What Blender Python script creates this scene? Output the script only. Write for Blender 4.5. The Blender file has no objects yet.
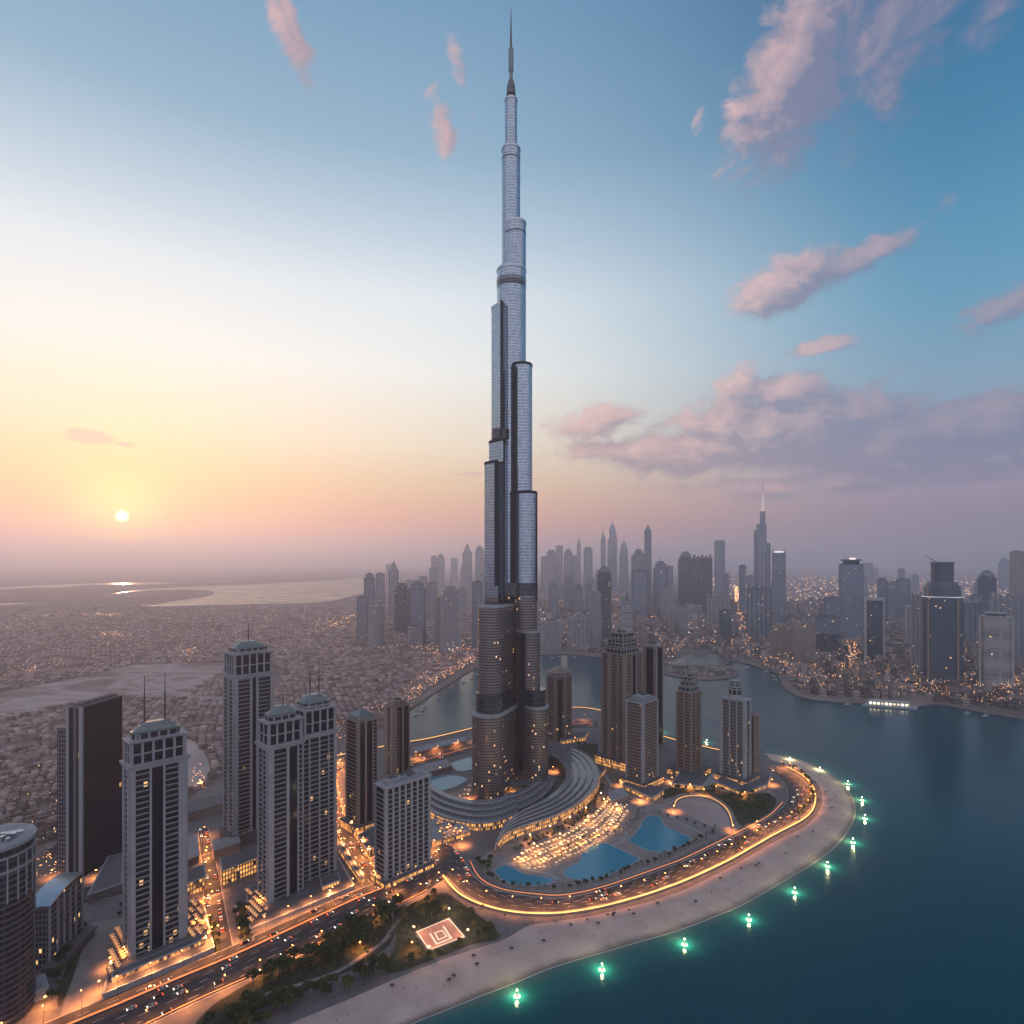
import bpy, bmesh, math, random
import numpy as np
from mathutils import Vector, Matrix
random.seed(11)
RNG = np.random.default_rng(11)
C = bpy.context.scene.collection
S = bpy.context.scene
R = math.radians

# ------------------------------------------------------------------ camera
F = 600.0; CH = 250.0; HZ = 562.0            # focal length in pixels, camera height, horizon row
cd = bpy.data.cameras.new("camera"); cam = bpy.data.objects.new("camera", cd); C.objects.link(cam)
cam.location = (0, 0, CH); cam.rotation_euler = (R(90), 0, 0)
cd.sensor_width = 36; cd.lens = 36 * F / 1024; cd.shift_y = (HZ - 512) / 1024
cd.clip_start = 1; cd.clip_end = 120000
S.camera = cam
S.render.resolution_x = S.render.resolution_y = 1024
S.view_settings.view_transform = 'Standard'; S.view_settings.look = 'None'
S.view_settings.exposure = 0.14; S.view_settings.gamma = 1
S.cycles.max_bounces = 8; S.cycles.diffuse_bounces = 2; S.cycles.glossy_bounces = 3
S.cycles.transmission_bounces = 2; S.cycles.volume_bounces = 7
S.cycles.caustics_reflective = False; S.cycles.caustics_refractive = False

SUN_AZ = math.atan((122 - 512) / F)           # measured from +Y towards +X
SUN_EL = math.atan(46 / math.hypot(F, 390))
SUN = Vector((math.sin(SUN_AZ) * math.cos(SUN_EL), math.cos(SUN_AZ) * math.cos(SUN_EL), math.sin(SUN_EL)))

def lin(r, g=None, b=None, a=1.0):
    if g is None: r, g, b = r
    f = lambda c: (c / 255 / 12.92) if c <= 10 else ((c / 255 + .055) / 1.055) ** 2.4
    return (f(r), f(g), f(b), a)

# ------------------------------------------------------------------ sky
W = bpy.data.worlds.new("World"); S.world = W; W.use_nodes = True
nt = W.node_tree; N = nt.nodes; L = nt.links; N.clear()
def nd(tree, typ, **kw):
    n = tree.nodes.new(typ)
    for k, v in kw.items(): setattr(n, k, v)
    return n
def mth(tree, op, a=None, b=None, c=None, clamp=False):
    n = tree.nodes.new('ShaderNodeMath'); n.operation = op; n.use_clamp = clamp
    for i, v in enumerate((a, b, c)):
        if v is None: continue
        if isinstance(v, (int, float)): n.inputs[i].default_value = v
        else: tree.links.new(v, n.inputs[i])
    return n.outputs[0]
def vmth(tree, op, a=None, b=None, out=0):
    n = tree.nodes.new('ShaderNodeVectorMath'); n.operation = op
    for i, v in enumerate((a, b)):
        if v is None: continue
        if isinstance(v, (tuple, list)): n.inputs[i].default_value = v
        else: tree.links.new(v, n.inputs[i])
    return n.outputs[out]
def mixc(tree, f, a, b, mode='MIX', clampf=True):
    n = tree.nodes.new('ShaderNodeMix'); n.data_type = 'RGBA'; n.blend_type = mode; n.clamp_factor = clampf
    for s, v in ((n.inputs[0], f), (n.inputs[6], a), (n.inputs[7], b)):
        if isinstance(v, (int, float)): s.default_value = v
        elif isinstance(v, (tuple, list)): s.default_value = v
        else: tree.links.new(v, s)
    return n.outputs[2]
def ramp(tree, fac, stops, interp='LINEAR'):
    n = tree.nodes.new('ShaderNodeValToRGB'); n.color_ramp.interpolation = interp
    e = n.color_ramp.elements
    while len(e) < len(stops): e.new(0.5)
    for el, (p, c) in zip(e, stops): el.position = p; el.color = c
    tree.links.new(fac, n.inputs[0]); return n.outputs[0]
def smooth(tree, v, a, b):
    n = tree.nodes.new('ShaderNodeMapRange'); n.interpolation_type = 'SMOOTHSTEP'
    tree.links.new(v, n.inputs[0]); n.inputs[1].default_value = a; n.inputs[2].default_value = b
    return n.outputs[0]

tc = nd(nt, 'ShaderNodeTexCoord'); dirv = vmth(nt, 'NORMALIZE', tc.outputs['Generated'])
sp = nd(nt, 'ShaderNodeSeparateXYZ'); L.new(dirv, sp.inputs[0])
X_, Y_, Z_ = sp.outputs
zc = mth(nt, 'MAXIMUM', Z_, 0.0)
left = ramp(nt, zc, [(0, lin(212, 148, 150)), (.022, lin(226, 154, 148)), (.05, lin(250, 162, 134)), (.08, lin(246, 182, 138)), (.125, lin(244, 208, 160)),
                     (.19, lin(248, 234, 206)), (.30, lin(246, 248, 244)), (.40, lin(228, 238, 243)), (.47, lin(192, 212, 227)), (.56, lin(142, 178, 202)),
                     (.7, lin(105, 150, 185)), (1, lin(50, 96, 150))])
right = ramp(nt, zc, [(0, lin(128, 112, 136)), (.06, lin(146, 128, 152)), (.115, lin(166, 150, 174)), (.2, lin(134, 166, 190)),
                      (.345, lin(90, 156, 188)), (.5, lin(54, 128, 168)), (.65, lin(28, 98, 142)), (1, lin(22, 76, 120))])
hl = mth(nt, 'SQRT', mth(nt, 'ADD', mth(nt, 'MULTIPLY', X_, X_), mth(nt, 'MULTIPLY', Y_, Y_)))
sx, sy = math.sin(SUN_AZ), math.cos(SUN_AZ)
cz = mth(nt, 'DIVIDE', mth(nt, 'ADD', mth(nt, 'MULTIPLY', X_, sx), mth(nt, 'MULTIPLY', Y_, sy)), mth(nt, 'MAXIMUM', hl, 1e-4))
faz = smooth(nt, cz, 0.34, 0.97)
sky = mixc(nt, faz, right, left)
# glow and disc of the low sun
ds = vmth(nt, 'DOT_PRODUCT', dirv, tuple(SUN), out=1)
g1 = mth(nt, 'POWER', mth(nt, 'MAXIMUM', ds, 0.0), 90.0)
g2 = mth(nt, 'POWER', mth(nt, 'MAXIMUM', ds, 0.0), 800.0)
sky = mixc(nt, mth(nt, 'MULTIPLY', g1, .36), sky, lin(255, 226, 120))
sky = mixc(nt, mth(nt, 'MULTIPLY', g2, .9), sky, (1.9, 1.2, .36, 1))
disc = smooth(nt, ds, math.cos(R(0.55)), math.cos(R(0.15)))
sky = mixc(nt, disc, sky, (12, 8, 2.6, 1))
# clouds: soft banks placed by bearing (a) and elevation (e)
aa = mth(nt, 'ARCTAN2', X_, Y_); ee = mth(nt, 'ARCSINE', Z_)
cmb = nd(nt, 'ShaderNodeCombineXYZ'); L.new(aa, cmb.inputs[0]); L.new(ee, cmb.inputs[1])
def ae(px, py):
    return math.atan((px - 512) / F), math.atan((HZ - py) / math.hypot(F, px - 512))
CL = [  # centre px, py, radius along, radius across, tilt deg (anticlockwise), density
    (790, 428, 120, 46, 0, 1.05), (742, 386, 24, 24, 0, .8), (792, 398, 80, 26, -6, .85), (940, 432, 150, 30, 4, 1.05), (700, 452, 120, 26, 0, .95), (595, 422, 56, 22, 8, .8), (600, 450, 70, 15, 0, .65), (880, 478, 210, 17, 0, .72), (700, 487, 120, 8, 0, .5),
    (800, 70, 85, 52, 42, .9), (735, 118, 28, 18, 50, .6), (880, 45, 90, 60, 35, .62), (700, 118, 20, 10, 55, .4),
    (785, 283, 52, 26, 14, .95), (850, 262, 55, 14, 12, .85), (822, 346, 32, 9, 4, .75), (770, 340, 18, 8, 10, .3), (1008, 306, 44, 16, 18, .75), (935, 212, 24, 9, 30, .45),
    (290, 33, 52, 16, -54, .74), (308, 62, 22, 10, -58, .5), (442, 122, 36, 16, -66, .64), (455, 56, 26, 13, -60, .5), (472, 113, 12, 6, -60, .4), (413, 13, 16, 6, -70, .35), (985, 15, 45, 26, 30, .45),
    (93, 437, 21, 6.5, -4, 1.0), (126, 445, 10, 3.5, -6, .85), (470, 474, 20, 4, 0, .6), (260, 391, 14, 6, 0, .1), (30, 500, 60, 6, 0, .25), (330, 517, 120, 6, 0, .3)]
gt = bpy.data.node_groups.new('cloud_density', 'ShaderNodeTree')
gt.interface.new_socket('P', in_out='INPUT', socket_type='NodeSocketVector')
gt.interface.new_socket('D', in_out='OUTPUT', socket_type='NodeSocketFloat')
gi = gt.nodes.new('NodeGroupInput'); go = gt.nodes.new('NodeGroupOutput')
acc = None
for (px, py, ra, rb, tilt, den) in CL:
    a0, e0 = ae(px, py)
    mp = nd(gt, 'ShaderNodeMapping', vector_type='TEXTURE')
    mp.inputs['Location'].default_value = (a0, e0, 0); mp.inputs['Rotation'].default_value = (0, 0, R(tilt))
    mp.inputs['Scale'].default_value = (ra / F, rb / F, 1); gt.links.new(gi.outputs[0], mp.inputs[0])
    d2 = vmth(gt, 'DOT_PRODUCT', mp.outputs[0], mp.outputs[0], out=1)
    v = mth(gt, 'MULTIPLY', mth(gt, 'EXPONENT', mth(gt, 'MULTIPLY', d2, -1.1)), den)
    acc = v if acc is None else mth(gt, 'MAXIMUM', acc, v)
mpn = nd(gt, 'ShaderNodeMapping'); mpn.inputs['Scale'].default_value = (1, 1.5, 1); gt.links.new(gi.outputs[0], mpn.inputs[0])
n1 = nd(gt, 'ShaderNodeTexNoise'); n1.inputs['Scale'].default_value = 17; n1.inputs['Detail'].default_value = 9; n1.inputs['Roughness'].default_value = .62; n1.inputs['Distortion'].default_value = .55
gt.links.new(mpn.outputs[0], n1.inputs['Vector'])
den_ = mth(gt, 'ADD', acc, mth(gt, 'MULTIPLY', mth(gt, 'SUBTRACT', n1.outputs[0], .5), 1.35))
den_ = mth(gt, 'MULTIPLY', den_, smooth(gt, acc, .03, .3))
gt.links.new(den_, go.inputs[0])
def cden(vec):
    g = nt.nodes.new('ShaderNodeGroup'); g.node_tree = gt; L.new(vec, g.inputs[0]); return g.outputs[0]
dA = cden(cmb.outputs[0]); dB = cden(vmth(nt, 'ADD', cmb.outputs[0], (-.026, .022, 0)))
cov = smooth(nt, dA, .25, .66)
lit0 = mth(nt, 'ADD', mth(nt, 'MULTIPLY', mth(nt, 'SUBTRACT', dA, dB), 1.5), .10, clamp=True)
lit = mth(nt, 'MULTIPLY', lit0, mth(nt, 'SUBTRACT', 1.0, mth(nt, 'MULTIPLY', smooth(nt, aa, .28, .66), .72)))
ccol = mixc(nt, lit, lin(112, 120, 152), lin(244, 200, 192))
ccol = mixc(nt, mth(nt, 'MULTIPLY', faz, .5), ccol, lin(214, 166, 158))
sky = mixc(nt, mth(nt, 'MULTIPLY', cov, .8), sky, ccol)
# the half of the sky behind the camera, brightened as added fill light
bk = smooth(nt, mth(nt, 'MULTIPLY', Y_, -1.0), -.35, .55)
sky = mixc(nt, mth(nt, 'MULTIPLY', bk, .9), sky, (.80, .77, .86, 1))
# physical sky for the same sun adds a little of its own colour
nish = nd(nt, 'ShaderNodeTexSky', sky_type='NISHITA', sun_disc=False)
nish.sun_elevation = SUN_EL; nish.sun_rotation = SUN_AZ; nish.dust_density = 3
b1 = nd(nt, 'ShaderNodeBackground'); L.new(sky, b1.inputs[0]); b1.inputs[1].default_value = .93
b2 = nd(nt, 'ShaderNodeBackground'); L.new(nish.outputs[0], b2.inputs[0]); b2.inputs[1].default_value = 0.012
ad = nd(nt, 'ShaderNodeAddShader'); L.new(b1.outputs[0], ad.inputs[0]); L.new(b2.outputs[0], ad.inputs[1])
wo = nd(nt, 'ShaderNodeOutputWorld'); L.new(ad.outputs[0], wo.inputs[0])
W.cycles.sampling_method = 'MANUAL'; W.cycles.sample_map_resolution = 512

# ------------------------------------------------------------------ sun
sl = bpy.data.lights.new("sun", 'SUN'); so = bpy.data.objects.new("sun", sl); C.objects.link(so)
sl.energy = 1.3; sl.angle = R(0.5); sl.color = (1, .50, .26)
so.rotation_euler = SUN.to_track_quat('Z', 'Y').to_euler(); so.location = (-600, 800, 1500)

# ------------------------------------------------------------------ helpers
def G(px, py, z=0.0):
    d = F * (CH - z) / (py - HZ)
    return ((px - 512) * d / F, d)
def dist(py, z=0.0): return F * (CH - z) / (py - HZ)
def ZZ(py, d): return CH - (py - HZ) * d / F
def XX(px, d): return (px - 512) * d / F

class MB:
    def __init__(s): s.v = []; s.f = []; s.uv = []
    def face(s, pts, uvs=None):
        i = len(s.v); s.v += [tuple(p) for p in pts]; s.f.append(tuple(range(i, i + len(pts))))
        if uvs is None: uvs = [(p[0], p[1]) for p in pts]
        s.uv += uvs
    def box(s, cx, cy, z0, sx, sy, z1, yaw=0, bottom=True):
        c, n = math.cos(yaw), math.sin(yaw)
        p = [(cx + x * c - y * n, cy + x * n + y * c) for x, y in ((-sx/2, -sy/2), (sx/2, -sy/2), (sx/2, sy/2), (-sx/2, sy/2))]
        s.prism(p, z0, z1, bottom=bottom)
    def prism(s, poly, z0, z1, top=True, bottom=False, poly2=None, u0=0):
        n = len(poly); q = poly2 or poly; u = u0
        for i in range(n):
            a, b = poly[i], poly[(i + 1) % n]; a2, b2 = q[i], q[(i + 1) % n]
            l = math.dist(a, b)
            s.face([(*a, z0), (*b, z0), (*b2, z1), (*a2, z1)], [(u, z0), (u + l, z0), (u + l, z1), (u, z1)])
            u += l
        if top: s.face([(*a, z1) for a in q])
        if bottom: s.face([(*a, z0) for a in reversed(poly)])
    def tube(s, p0, p1, r0, r1=None, n=6):
        r1 = r0 if r1 is None else r1
        a = Vector(p0); b = Vector(p1); d = (b - a).normalized()
        e = d.cross(Vector((0, 0, 1)) if abs(d.z) < .9 else Vector((1, 0, 0))).normalized(); g = d.cross(e)
        A = [a + (e * math.cos(t) + g * math.sin(t)) * r0 for t in [2 * math.pi * k / n for k in range(n)]]
        B = [b + (e * math.cos(t) + g * math.sin(t)) * r1 for t in [2 * math.pi * k / n for k in range(n)]]
        for k in range(n):
            s.face([A[(k + 1) % n], A[k], B[k], B[(k + 1) % n]])
        s.face(A); s.face(list(reversed(B)))
    def build(s, name, mat, parent=None, smooth_=False, loc=None):
        me = bpy.data.meshes.new(name); me.from_pydata(s.v, [], s.f)
        ul = me.uv_layers.new(name='UVMap'); ul.data.foreach_set('uv', np.array(s.uv, dtype=np.float32).ravel())
        me.materials.append(mat)
        if smooth_: me.polygons.foreach_set('use_smooth', [True] * len(me.polygons))
        o = bpy.data.objects.new(name, me); C.objects.link(o)
        if parent: o.parent = parent
        if loc: o.location = loc
        return o
def tag(o, label=None, cat=None, group=None, kind=None):
    if label: o['label'] = label
    if cat: o['category'] = cat
    if group: o['group'] = group
    if kind: o['kind'] = kind
    return o
def empty(name, loc, yaw=0):
    o = bpy.data.objects.new(name, None); C.objects.link(o); o.location = loc; o.rotation_euler = (0, 0, yaw)
    o.empty_display_size = 2; return o
def copy_tree(o, parent=None):
    c = o.copy(); C.objects.link(c)
    if parent: c.parent = parent
    for ch in list(o.children): copy_tree(ch, c)
    return c
def offs(poly, d):
    """grow a convex counter-clockwise polygon outwards by d"""
    n = len(poly); out = []
    for i in range(n):
        p0, p1, p2 = Vector(poly[i - 1]), Vector(poly[i]), Vector(poly[(i + 1) % n])
        e1 = (p1 - p0).normalized(); e2 = (p2 - p1).normalized()
        n1 = Vector((e1.y, -e1.x)); n2 = Vector((e2.y, -e2.x)); m = (n1 + n2)
        m = m / max(m.length_squared / 2, .2)
        out.append(tuple(p1 + m * d))
    return out
def rectp(w, d, cx=0, cy=0): return [(cx - w/2, cy - d/2), (cx + w/2, cy - d/2), (cx + w/2, cy + d/2), (cx - w/2, cy + d/2)]
def circ(r, n=32, cx=0, cy=0, ry=None, a0=0): return [(cx + r * math.cos(a0 + 2*math.pi*k/n), cy + (ry or r) * math.sin(a0 + 2*math.pi*k/n)) for k in range(n)]
def cham(w, d, c): return [(-w/2 + c, -d/2), (w/2 - c, -d/2), (w/2, -d/2 + c), (w/2, d/2 - c), (w/2 - c, d/2), (-w/2 + c, d/2), (-w/2, d/2 - c), (-w/2, -d/2 + c)]
def smoothpath(pts, n):
    """Catmull-Rom through the points, n samples evenly spaced along it"""
    P = [Vector((*p, 0)[:3]) for p in pts]; P = [P[0] * 2 - P[1]] + P + [P[-1] * 2 - P[-2]]
    o = []
    for i in range(1, len(P) - 2):
        for k in range(12):
            t = k / 12; a, b, c, d = P[i-1:i+3]
            o.append(.5 * ((2*b) + (c-a)*t + (2*a-5*b+4*c-d)*t*t + (3*b-a-3*c+d)*t**3))
    o.append(P[-2])
    s = [0]
    for i in range(1, len(o)): s.append(s[-1] + (o[i] - o[i-1]).length)
    res = []; j = 0
    for k in range(n):
        t = s[-1] * k / (n - 1)
        while j < len(s) - 2 and s[j+1] < t: j += 1
        f = (t - s[j]) / max(s[j+1] - s[j], 1e-9); q = o[j].lerp(o[j+1], min(max(f, 0), 1)); res.append((q.x, q.y))
    return res
def gpath(px, n, z=0): return smoothpath([G(a, b, z) for a, b in px], n)
def plen(p): return sum(math.dist(p[i], p[i+1]) for i in range(len(p)-1))
def along(path, step, off=0.0):
    """points every step metres with tangent angle, moved off metres to the left"""
    out = []; need = step / 2
    for i in range(len(path) - 1):
        a, b = Vector(path[i]), Vector(path[i+1]); l = (b - a).length; t = (b - a) / max(l, 1e-9)
        while need <= l:
            p = a + t * need; out.append((p.x - t.y * off, p.y + t.x * off, math.atan2(t.y, t.x))); need += step
        need -= l
    return out
def inside(poly, x, y):
    c = False; n = len(poly); j = n - 1
    for i in range(n):
        xi, yi = poly[i]; xj, yj = poly[j]
        if (yi > y) != (yj > y) and x < (xj - xi) * (y - yi) / (yj - yi) + xi: c = not c
        j = i
    return c
def inside_np(poly, x, y):
    c = np.zeros(x.shape, bool); n = len(poly); j = n - 1
    for i in range(n):
        xi, yi = poly[i]; xj, yj = poly[j]
        if yi != yj: c ^= ((yi > y) != (yj > y)) & (x < (xj - xi) * (y - yi) / (yj - yi) + xi)
        j = i
    return c

# ------------------------------------------------------------------ materials
MATS = {}
def mat(name, col, rough=.7, metal=0.0, var=0.0, scale=.05, spec=.5, bump=0.0, emit=None, es=0.0, island=0.0, coord='Object'):
    m = bpy.data.materials.new(name); m.use_nodes = True; t = m.node_tree; b = t.nodes['Principled BSDF']
    b.inputs['Base Color'].default_value = (*col, 1); b.inputs['Roughness'].default_value = rough
    b.inputs['Metallic'].default_value = metal; b.inputs['Specular IOR Level'].default_value = spec
    c = (*col, 1)
    if var or bump:
        co = nd(t, 'ShaderNodeTexCoord'); no = nd(t, 'ShaderNodeTexNoise'); no.inputs['Scale'].default_value = scale; no.inputs['Detail'].default_value = 6
        no.inputs['Roughness'].default_value = .6
        t.links.new(co.outputs[coord], no.inputs['Vector'])
        if var:
            lo = tuple(x * (1 - var) for x in col) + (1,); hi = tuple(min(1, x * (1 + var)) for x in col) + (1,)
            c = ramp(t, no.outputs[0], [(.3, lo), (.7, hi)])
            t.links.new(c, b.inputs['Base Color'])
        if bump:
            bp = nd(t, 'ShaderNodeBump'); bp.inputs['Strength'].default_value = bump; bp.inputs['Distance'].default_value = .5
            t.links.new(no.outputs[0], bp.inputs['Height']); t.links.new(bp.outputs[0], b.inputs['Normal'])
    if island:
        ge = nd(t, 'ShaderNodeNewGeometry')
        k = mth(t, 'ADD', mth(t, 'MULTIPLY', ge.outputs['Random Per Island'], 2 * island), 1 - island)
        cc = mixc(t, 1.0, c, (0, 0, 0, 1), 'MULTIPLY'); n = cc.node
        cb = nd(t, 'ShaderNodeCombineColor'); [t.links.new(k, cb.inputs[i]) for i in range(3)]
        t.links.new(cb.outputs[0], n.inputs[7]); t.links.new(cc, b.inputs['Base Color'])
    if emit:
        b.inputs['Emission Color'].default_value = (*emit, 1); b.inputs['Emission Strength'].default_value = es
        m.cycles.emission_sampling = 'NONE'
    MATS[name] = m; return m

def facade(name, wall, glass, fh=3.6, bw=3.0, band=.35, mull=.15, lit=.03, ls=2.5, lcol=(1, .55, .22), grough=.12, gmetal=0.0, wrough=.6, wmetal=0.0, gspec=.8, glow_low=0.0, bump=.6):
    """walls with rows of windows: uv is in metres, some windows are lamp-lit"""
    m = bpy.data.materials.new(name); m.use_nodes = True; t = m.node_tree; b = t.nodes['Principled BSDF']
    uv = nd(t, 'ShaderNodeUVMap'); s = nd(t, 'ShaderNodeSeparateXYZ'); t.links.new(uv.outputs[0], s.inputs[0])
    u = mth(t, 'DIVIDE', s.outputs[0], bw); v = mth(t, 'DIVIDE', s.outputs[1], fh)
    fu = mth(t, 'FRACT', u); fv = mth(t, 'FRACT', v)
    win = mth(t, 'MULTIPLY', mth(t, 'GREATER_THAN', fu, mull), mth(t, 'GREATER_THAN', fv, band))
    oi = nd(t, 'ShaderNodeObjectInfo')
    cb = nd(t, 'ShaderNodeCombineXYZ'); t.links.new(mth(t, 'FLOOR', u), cb.inputs[0]); t.links.new(mth(t, 'FLOOR', v), cb.inputs[1])
    t.links.new(mth(t, 'MULTIPLY', oi.outputs['Random'], 91.7), cb.inputs[2])
    wn = nd(t, 'ShaderNodeTexWhiteNoise', noise_dimensions='3D'); t.links.new(cb.outputs[0], wn.inputs['Vector'])
    no = nd(t, 'ShaderNodeTexNoise'); no.inputs['Scale'].default_value = .035; no.inputs['Detail'].default_value = 2
    co = nd(t, 'ShaderNodeTexCoord'); t.links.new(co.outputs['Object'], no.inputs['Vector'])
    gv = mixc(t, wn.outputs[0], tuple(c * .7 for c in glass) + (1,), tuple(c * 1.3 for c in glass) + (1,))
    wv = mixc(t, no.outputs[0], tuple(c * .86 for c in wall) + (1,), tuple(min(1, c * 1.12) for c in wall) + (1,))
    t.links.new(mixc(t, win, wv, gv), b.inputs['Base Color'])
    t.links.new(mth(t, 'ADD', mth(t, 'MULTIPLY', win, grough - wrough), wrough), b.inputs['Roughness'])
    t.links.new(mth(t, 'ADD', mth(t, 'MULTIPLY', win, gmetal - wmetal), wmetal), b.inputs['Metallic'])
    b.inputs['Specular IOR Level'].default_value = gspec
    bp = nd(t, 'ShaderNodeBump'); bp.inputs['Strength'].default_value = bump; bp.inputs['Distance'].default_value = .3; bp.invert = True
    t.links.new(win, bp.inputs['Height']); t.links.new(bp.outputs[0], b.inputs['Normal'])
    th = mth(t, 'SUBTRACT', 1.0, lit)
    if glow_low:   # more lit rooms in the lowest storeys
        th = mth(t, 'SUBTRACT', th, mth(t, 'MULTIPLY', mth(t, 'SUBTRACT', 1.0, mth(t, 'DIVIDE', s.outputs[1], 45.0), clamp=True), glow_low))
    on = mth(t, 'MULTIPLY', mth(t, 'GREATER_THAN', wn.outputs[0], th), win)
    wn2 = nd(t, 'ShaderNodeTexWhiteNoise', noise_dimensions='3D'); t.links.new(vmth(t, 'ADD', cb.outputs[0], (7.3, 1.7, 3.1)), wn2.inputs['Vector'])
    st = mth(t, 'MULTIPLY', on, mth(t, 'MULTIPLY', mth(t, 'ADD', wn2.outputs[0], .25), ls))
    b.inputs['Emission Color'].default_value = (*lcol, 1); t.links.new(st, b.inputs['Emission Strength'])
    m.cycles.emission_sampling = 'NONE'
    MATS[name] = m; return m

M = dict(
    asphalt=mat('asphalt', (.036, .036, .045), .75, var=.3, scale=.15),
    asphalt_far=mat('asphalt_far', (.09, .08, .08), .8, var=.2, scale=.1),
    paving=mat('paving', (.13, .12, .13), .8, var=.22, scale=.2),
    paving_pale=mat('paving_pale', (.22, .195, .195), .8, var=.2, scale=.12),
    kerb=mat('kerb', (.38, .36, .37), .8, var=.15, scale=.3),
    mark=mat('road_paint', (.75, .72, .66), .6),
    sandbar=mat('pale_silt', (.36, .30, .29), .9, var=.3, scale=.01),
    lawn=mat('lawn', (.028, .036, .019), .95, var=.5, scale=.1),
    leaf=mat('leaves', (.042, .060, .026), .9, var=.3, scale=.6, island=.6, spec=.2),
    leaf2=mat('leaves_olive', (.085, .085, .03), .9, var=.3, scale=.6, island=.55, spec=.2),
    palm=mat('palm_leaves', (.055, .07, .025), .8, island=.5, spec=.3),
    bark=mat('bark', (.11, .08, .06), .95),
    stone=mat('stone', (.25, .275, .32), .65, var=.12, scale=.08),
    stone_w=mat('stone_warm', (.225, .18, .165), .7, var=.14, scale=.08),
    stone_d=mat('stone_dark', (.085, .085, .10), .6, var=.14, scale=.08),
    slab=mat('balcony_slab', (.19, .205, .24), .65, var=.15, scale=.1),
    slab_w=mat('balcony_slab_warm', (.20, .16, .15), .7, var=.15, scale=.1),
    strip=mat('dark_glass', (.007, .010, .022), .12, spec=.12),
    roof=mat('roof_slab', (.24, .25, .28), .85, var=.25, scale=.12),
    roof_d=mat('roof_dark', (.085, .088, .105), .85, var=.25, scale=.12),
    teal=mat('roof_metal', (.13, .17, .19), .4, metal=.5, var=.15, scale=.2),
    steel=mat('steel', (.42, .46, .52), .3, metal=.9, var=.08, scale=.1),
    dsteel=mat('dark_steel', (.06, .055, .06), .45, metal=.6),
    rubber=mat('tyre', (.02, .02, .02), .9),
    lampw=mat('lamp_glow', (1, .8, .5), .5, emit=(1, .50, .17), es=12),
    lampo=mat('lamp_amber', (1, .6, .3), .5, emit=(1, .36, .08), es=9),
    lampc=mat('lamp_cool', (1, 1, .9), .5, emit=(.98, 1, .66), es=22),
    led=mat('led_line', (1, .7, .3), .5, emit=(1, .42, .09), es=1.7),
    tail=mat('tail_lamp', (.5, .02, .01), .4, emit=(1, .10, .02), es=9),
    head=mat('head_lamp', (1, .95, .85), .4, emit=(1, .85, .6), es=12),
    parasol=mat('parasol_cloth', (.55, .45, .36), .9),
)
# ------------------------------------------------------------------ terrain, sea, haze
def water_mat(name, col, rough, bs, bstr, spec=.5):
    m = bpy.data.materials.new(name); m.use_nodes = True; t = m.node_tree; b = t.nodes['Principled BSDF']
    b.inputs['Base Color'].default_value = (*col, 1); b.inputs['Roughness'].default_value = rough; b.inputs['IOR'].default_value = 1.33
    b.inputs['Specular IOR Level'].default_value = spec
    co = nd(t, 'ShaderNodeTexCoord'); n = nd(t, 'ShaderNodeTexNoise'); n.inputs['Scale'].default_value = bs; n.inputs['Detail'].default_value = 3
    t.links.new(co.outputs['Object'], n.inputs['Vector'])
    n9 = nd(t, 'ShaderNodeTexNoise'); n9.inputs['Scale'].default_value = .006; n9.inputs['Detail'].default_value = 5; n9.inputs['Distortion'].default_value = .8; t.links.new(co.outputs['Object'], n9.inputs['Vector'])
    mr = nd(t, 'ShaderNodeMapRange'); t.links.new(n9.outputs[0], mr.inputs[0]); mr.inputs[1].default_value = .35; mr.inputs[2].default_value = .65; mr.inputs[3].default_value = rough * .7; mr.inputs[4].default_value = rough * 1.6; t.links.new(mr.outputs[0], b.inputs['Roughness'])
    bp = nd(t, 'ShaderNodeBump'); bp.inputs['Strength'].default_value = bstr; bp.inputs['Distance'].default_value = .5
    t.links.new(n.outputs[0], bp.inputs['Height']); t.links.new(bp.outputs[0], b.inputs['Normal']); return m
M['sea'] = water_mat('sea_water', (.0, .056, .082), .13, .30, .45, .16)
M['pool'] = water_mat('pool_water', (.04, .24, .36), .09, .7, .22)
M['lake'] = water_mat('lake_water', (.03, .045, .05), .22, .02, .02, 1.0)

def ground_mat():
    m = bpy.data.materials.new('city_ground'); m.use_nodes = True; t = m.node_tree; b = t.nodes['Principled BSDF']
    co = nd(t, 'ShaderNodeTexCoord')
    n1 = nd(t, 'ShaderNodeTexNoise'); n1.inputs['Scale'].default_value = .0011; n1.inputs['Detail'].default_value = 9; n1.inputs['Roughness'].default_value = .62
    t.links.new(co.outputs['Object'], n1.inputs['Vector'])
    v = nd(t, 'ShaderNodeTexVoronoi'); v.inputs['Scale'].default_value = .02; t.links.new(co.outputs['Object'], v.inputs['Vector'])
    c = ramp(t, n1.outputs[0], [(.35, (.12, .09, .085, 1)), (.5, (.20, .155, .15, 1)), (.66, (.29, .23, .22, 1))])
    bw_ = nd(t, 'ShaderNodeRGBToBW'); t.links.new(v.outputs['Color'], bw_.inputs[0]); cg = nd(t, 'ShaderNodeCombineColor'); [t.links.new(bw_.outputs[0], cg.inputs[i]) for i in range(3)]
    c = mixc(t, .35, c, cg.outputs[0], 'SOFT_LIGHT')
    t.links.new(c, b.inputs['Base Color']); b.inputs['Roughness'].default_value = .95; b.inputs['Specular IOR Level'].default_value = .1
    return m
M['ground'] = ground_mat()
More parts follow.
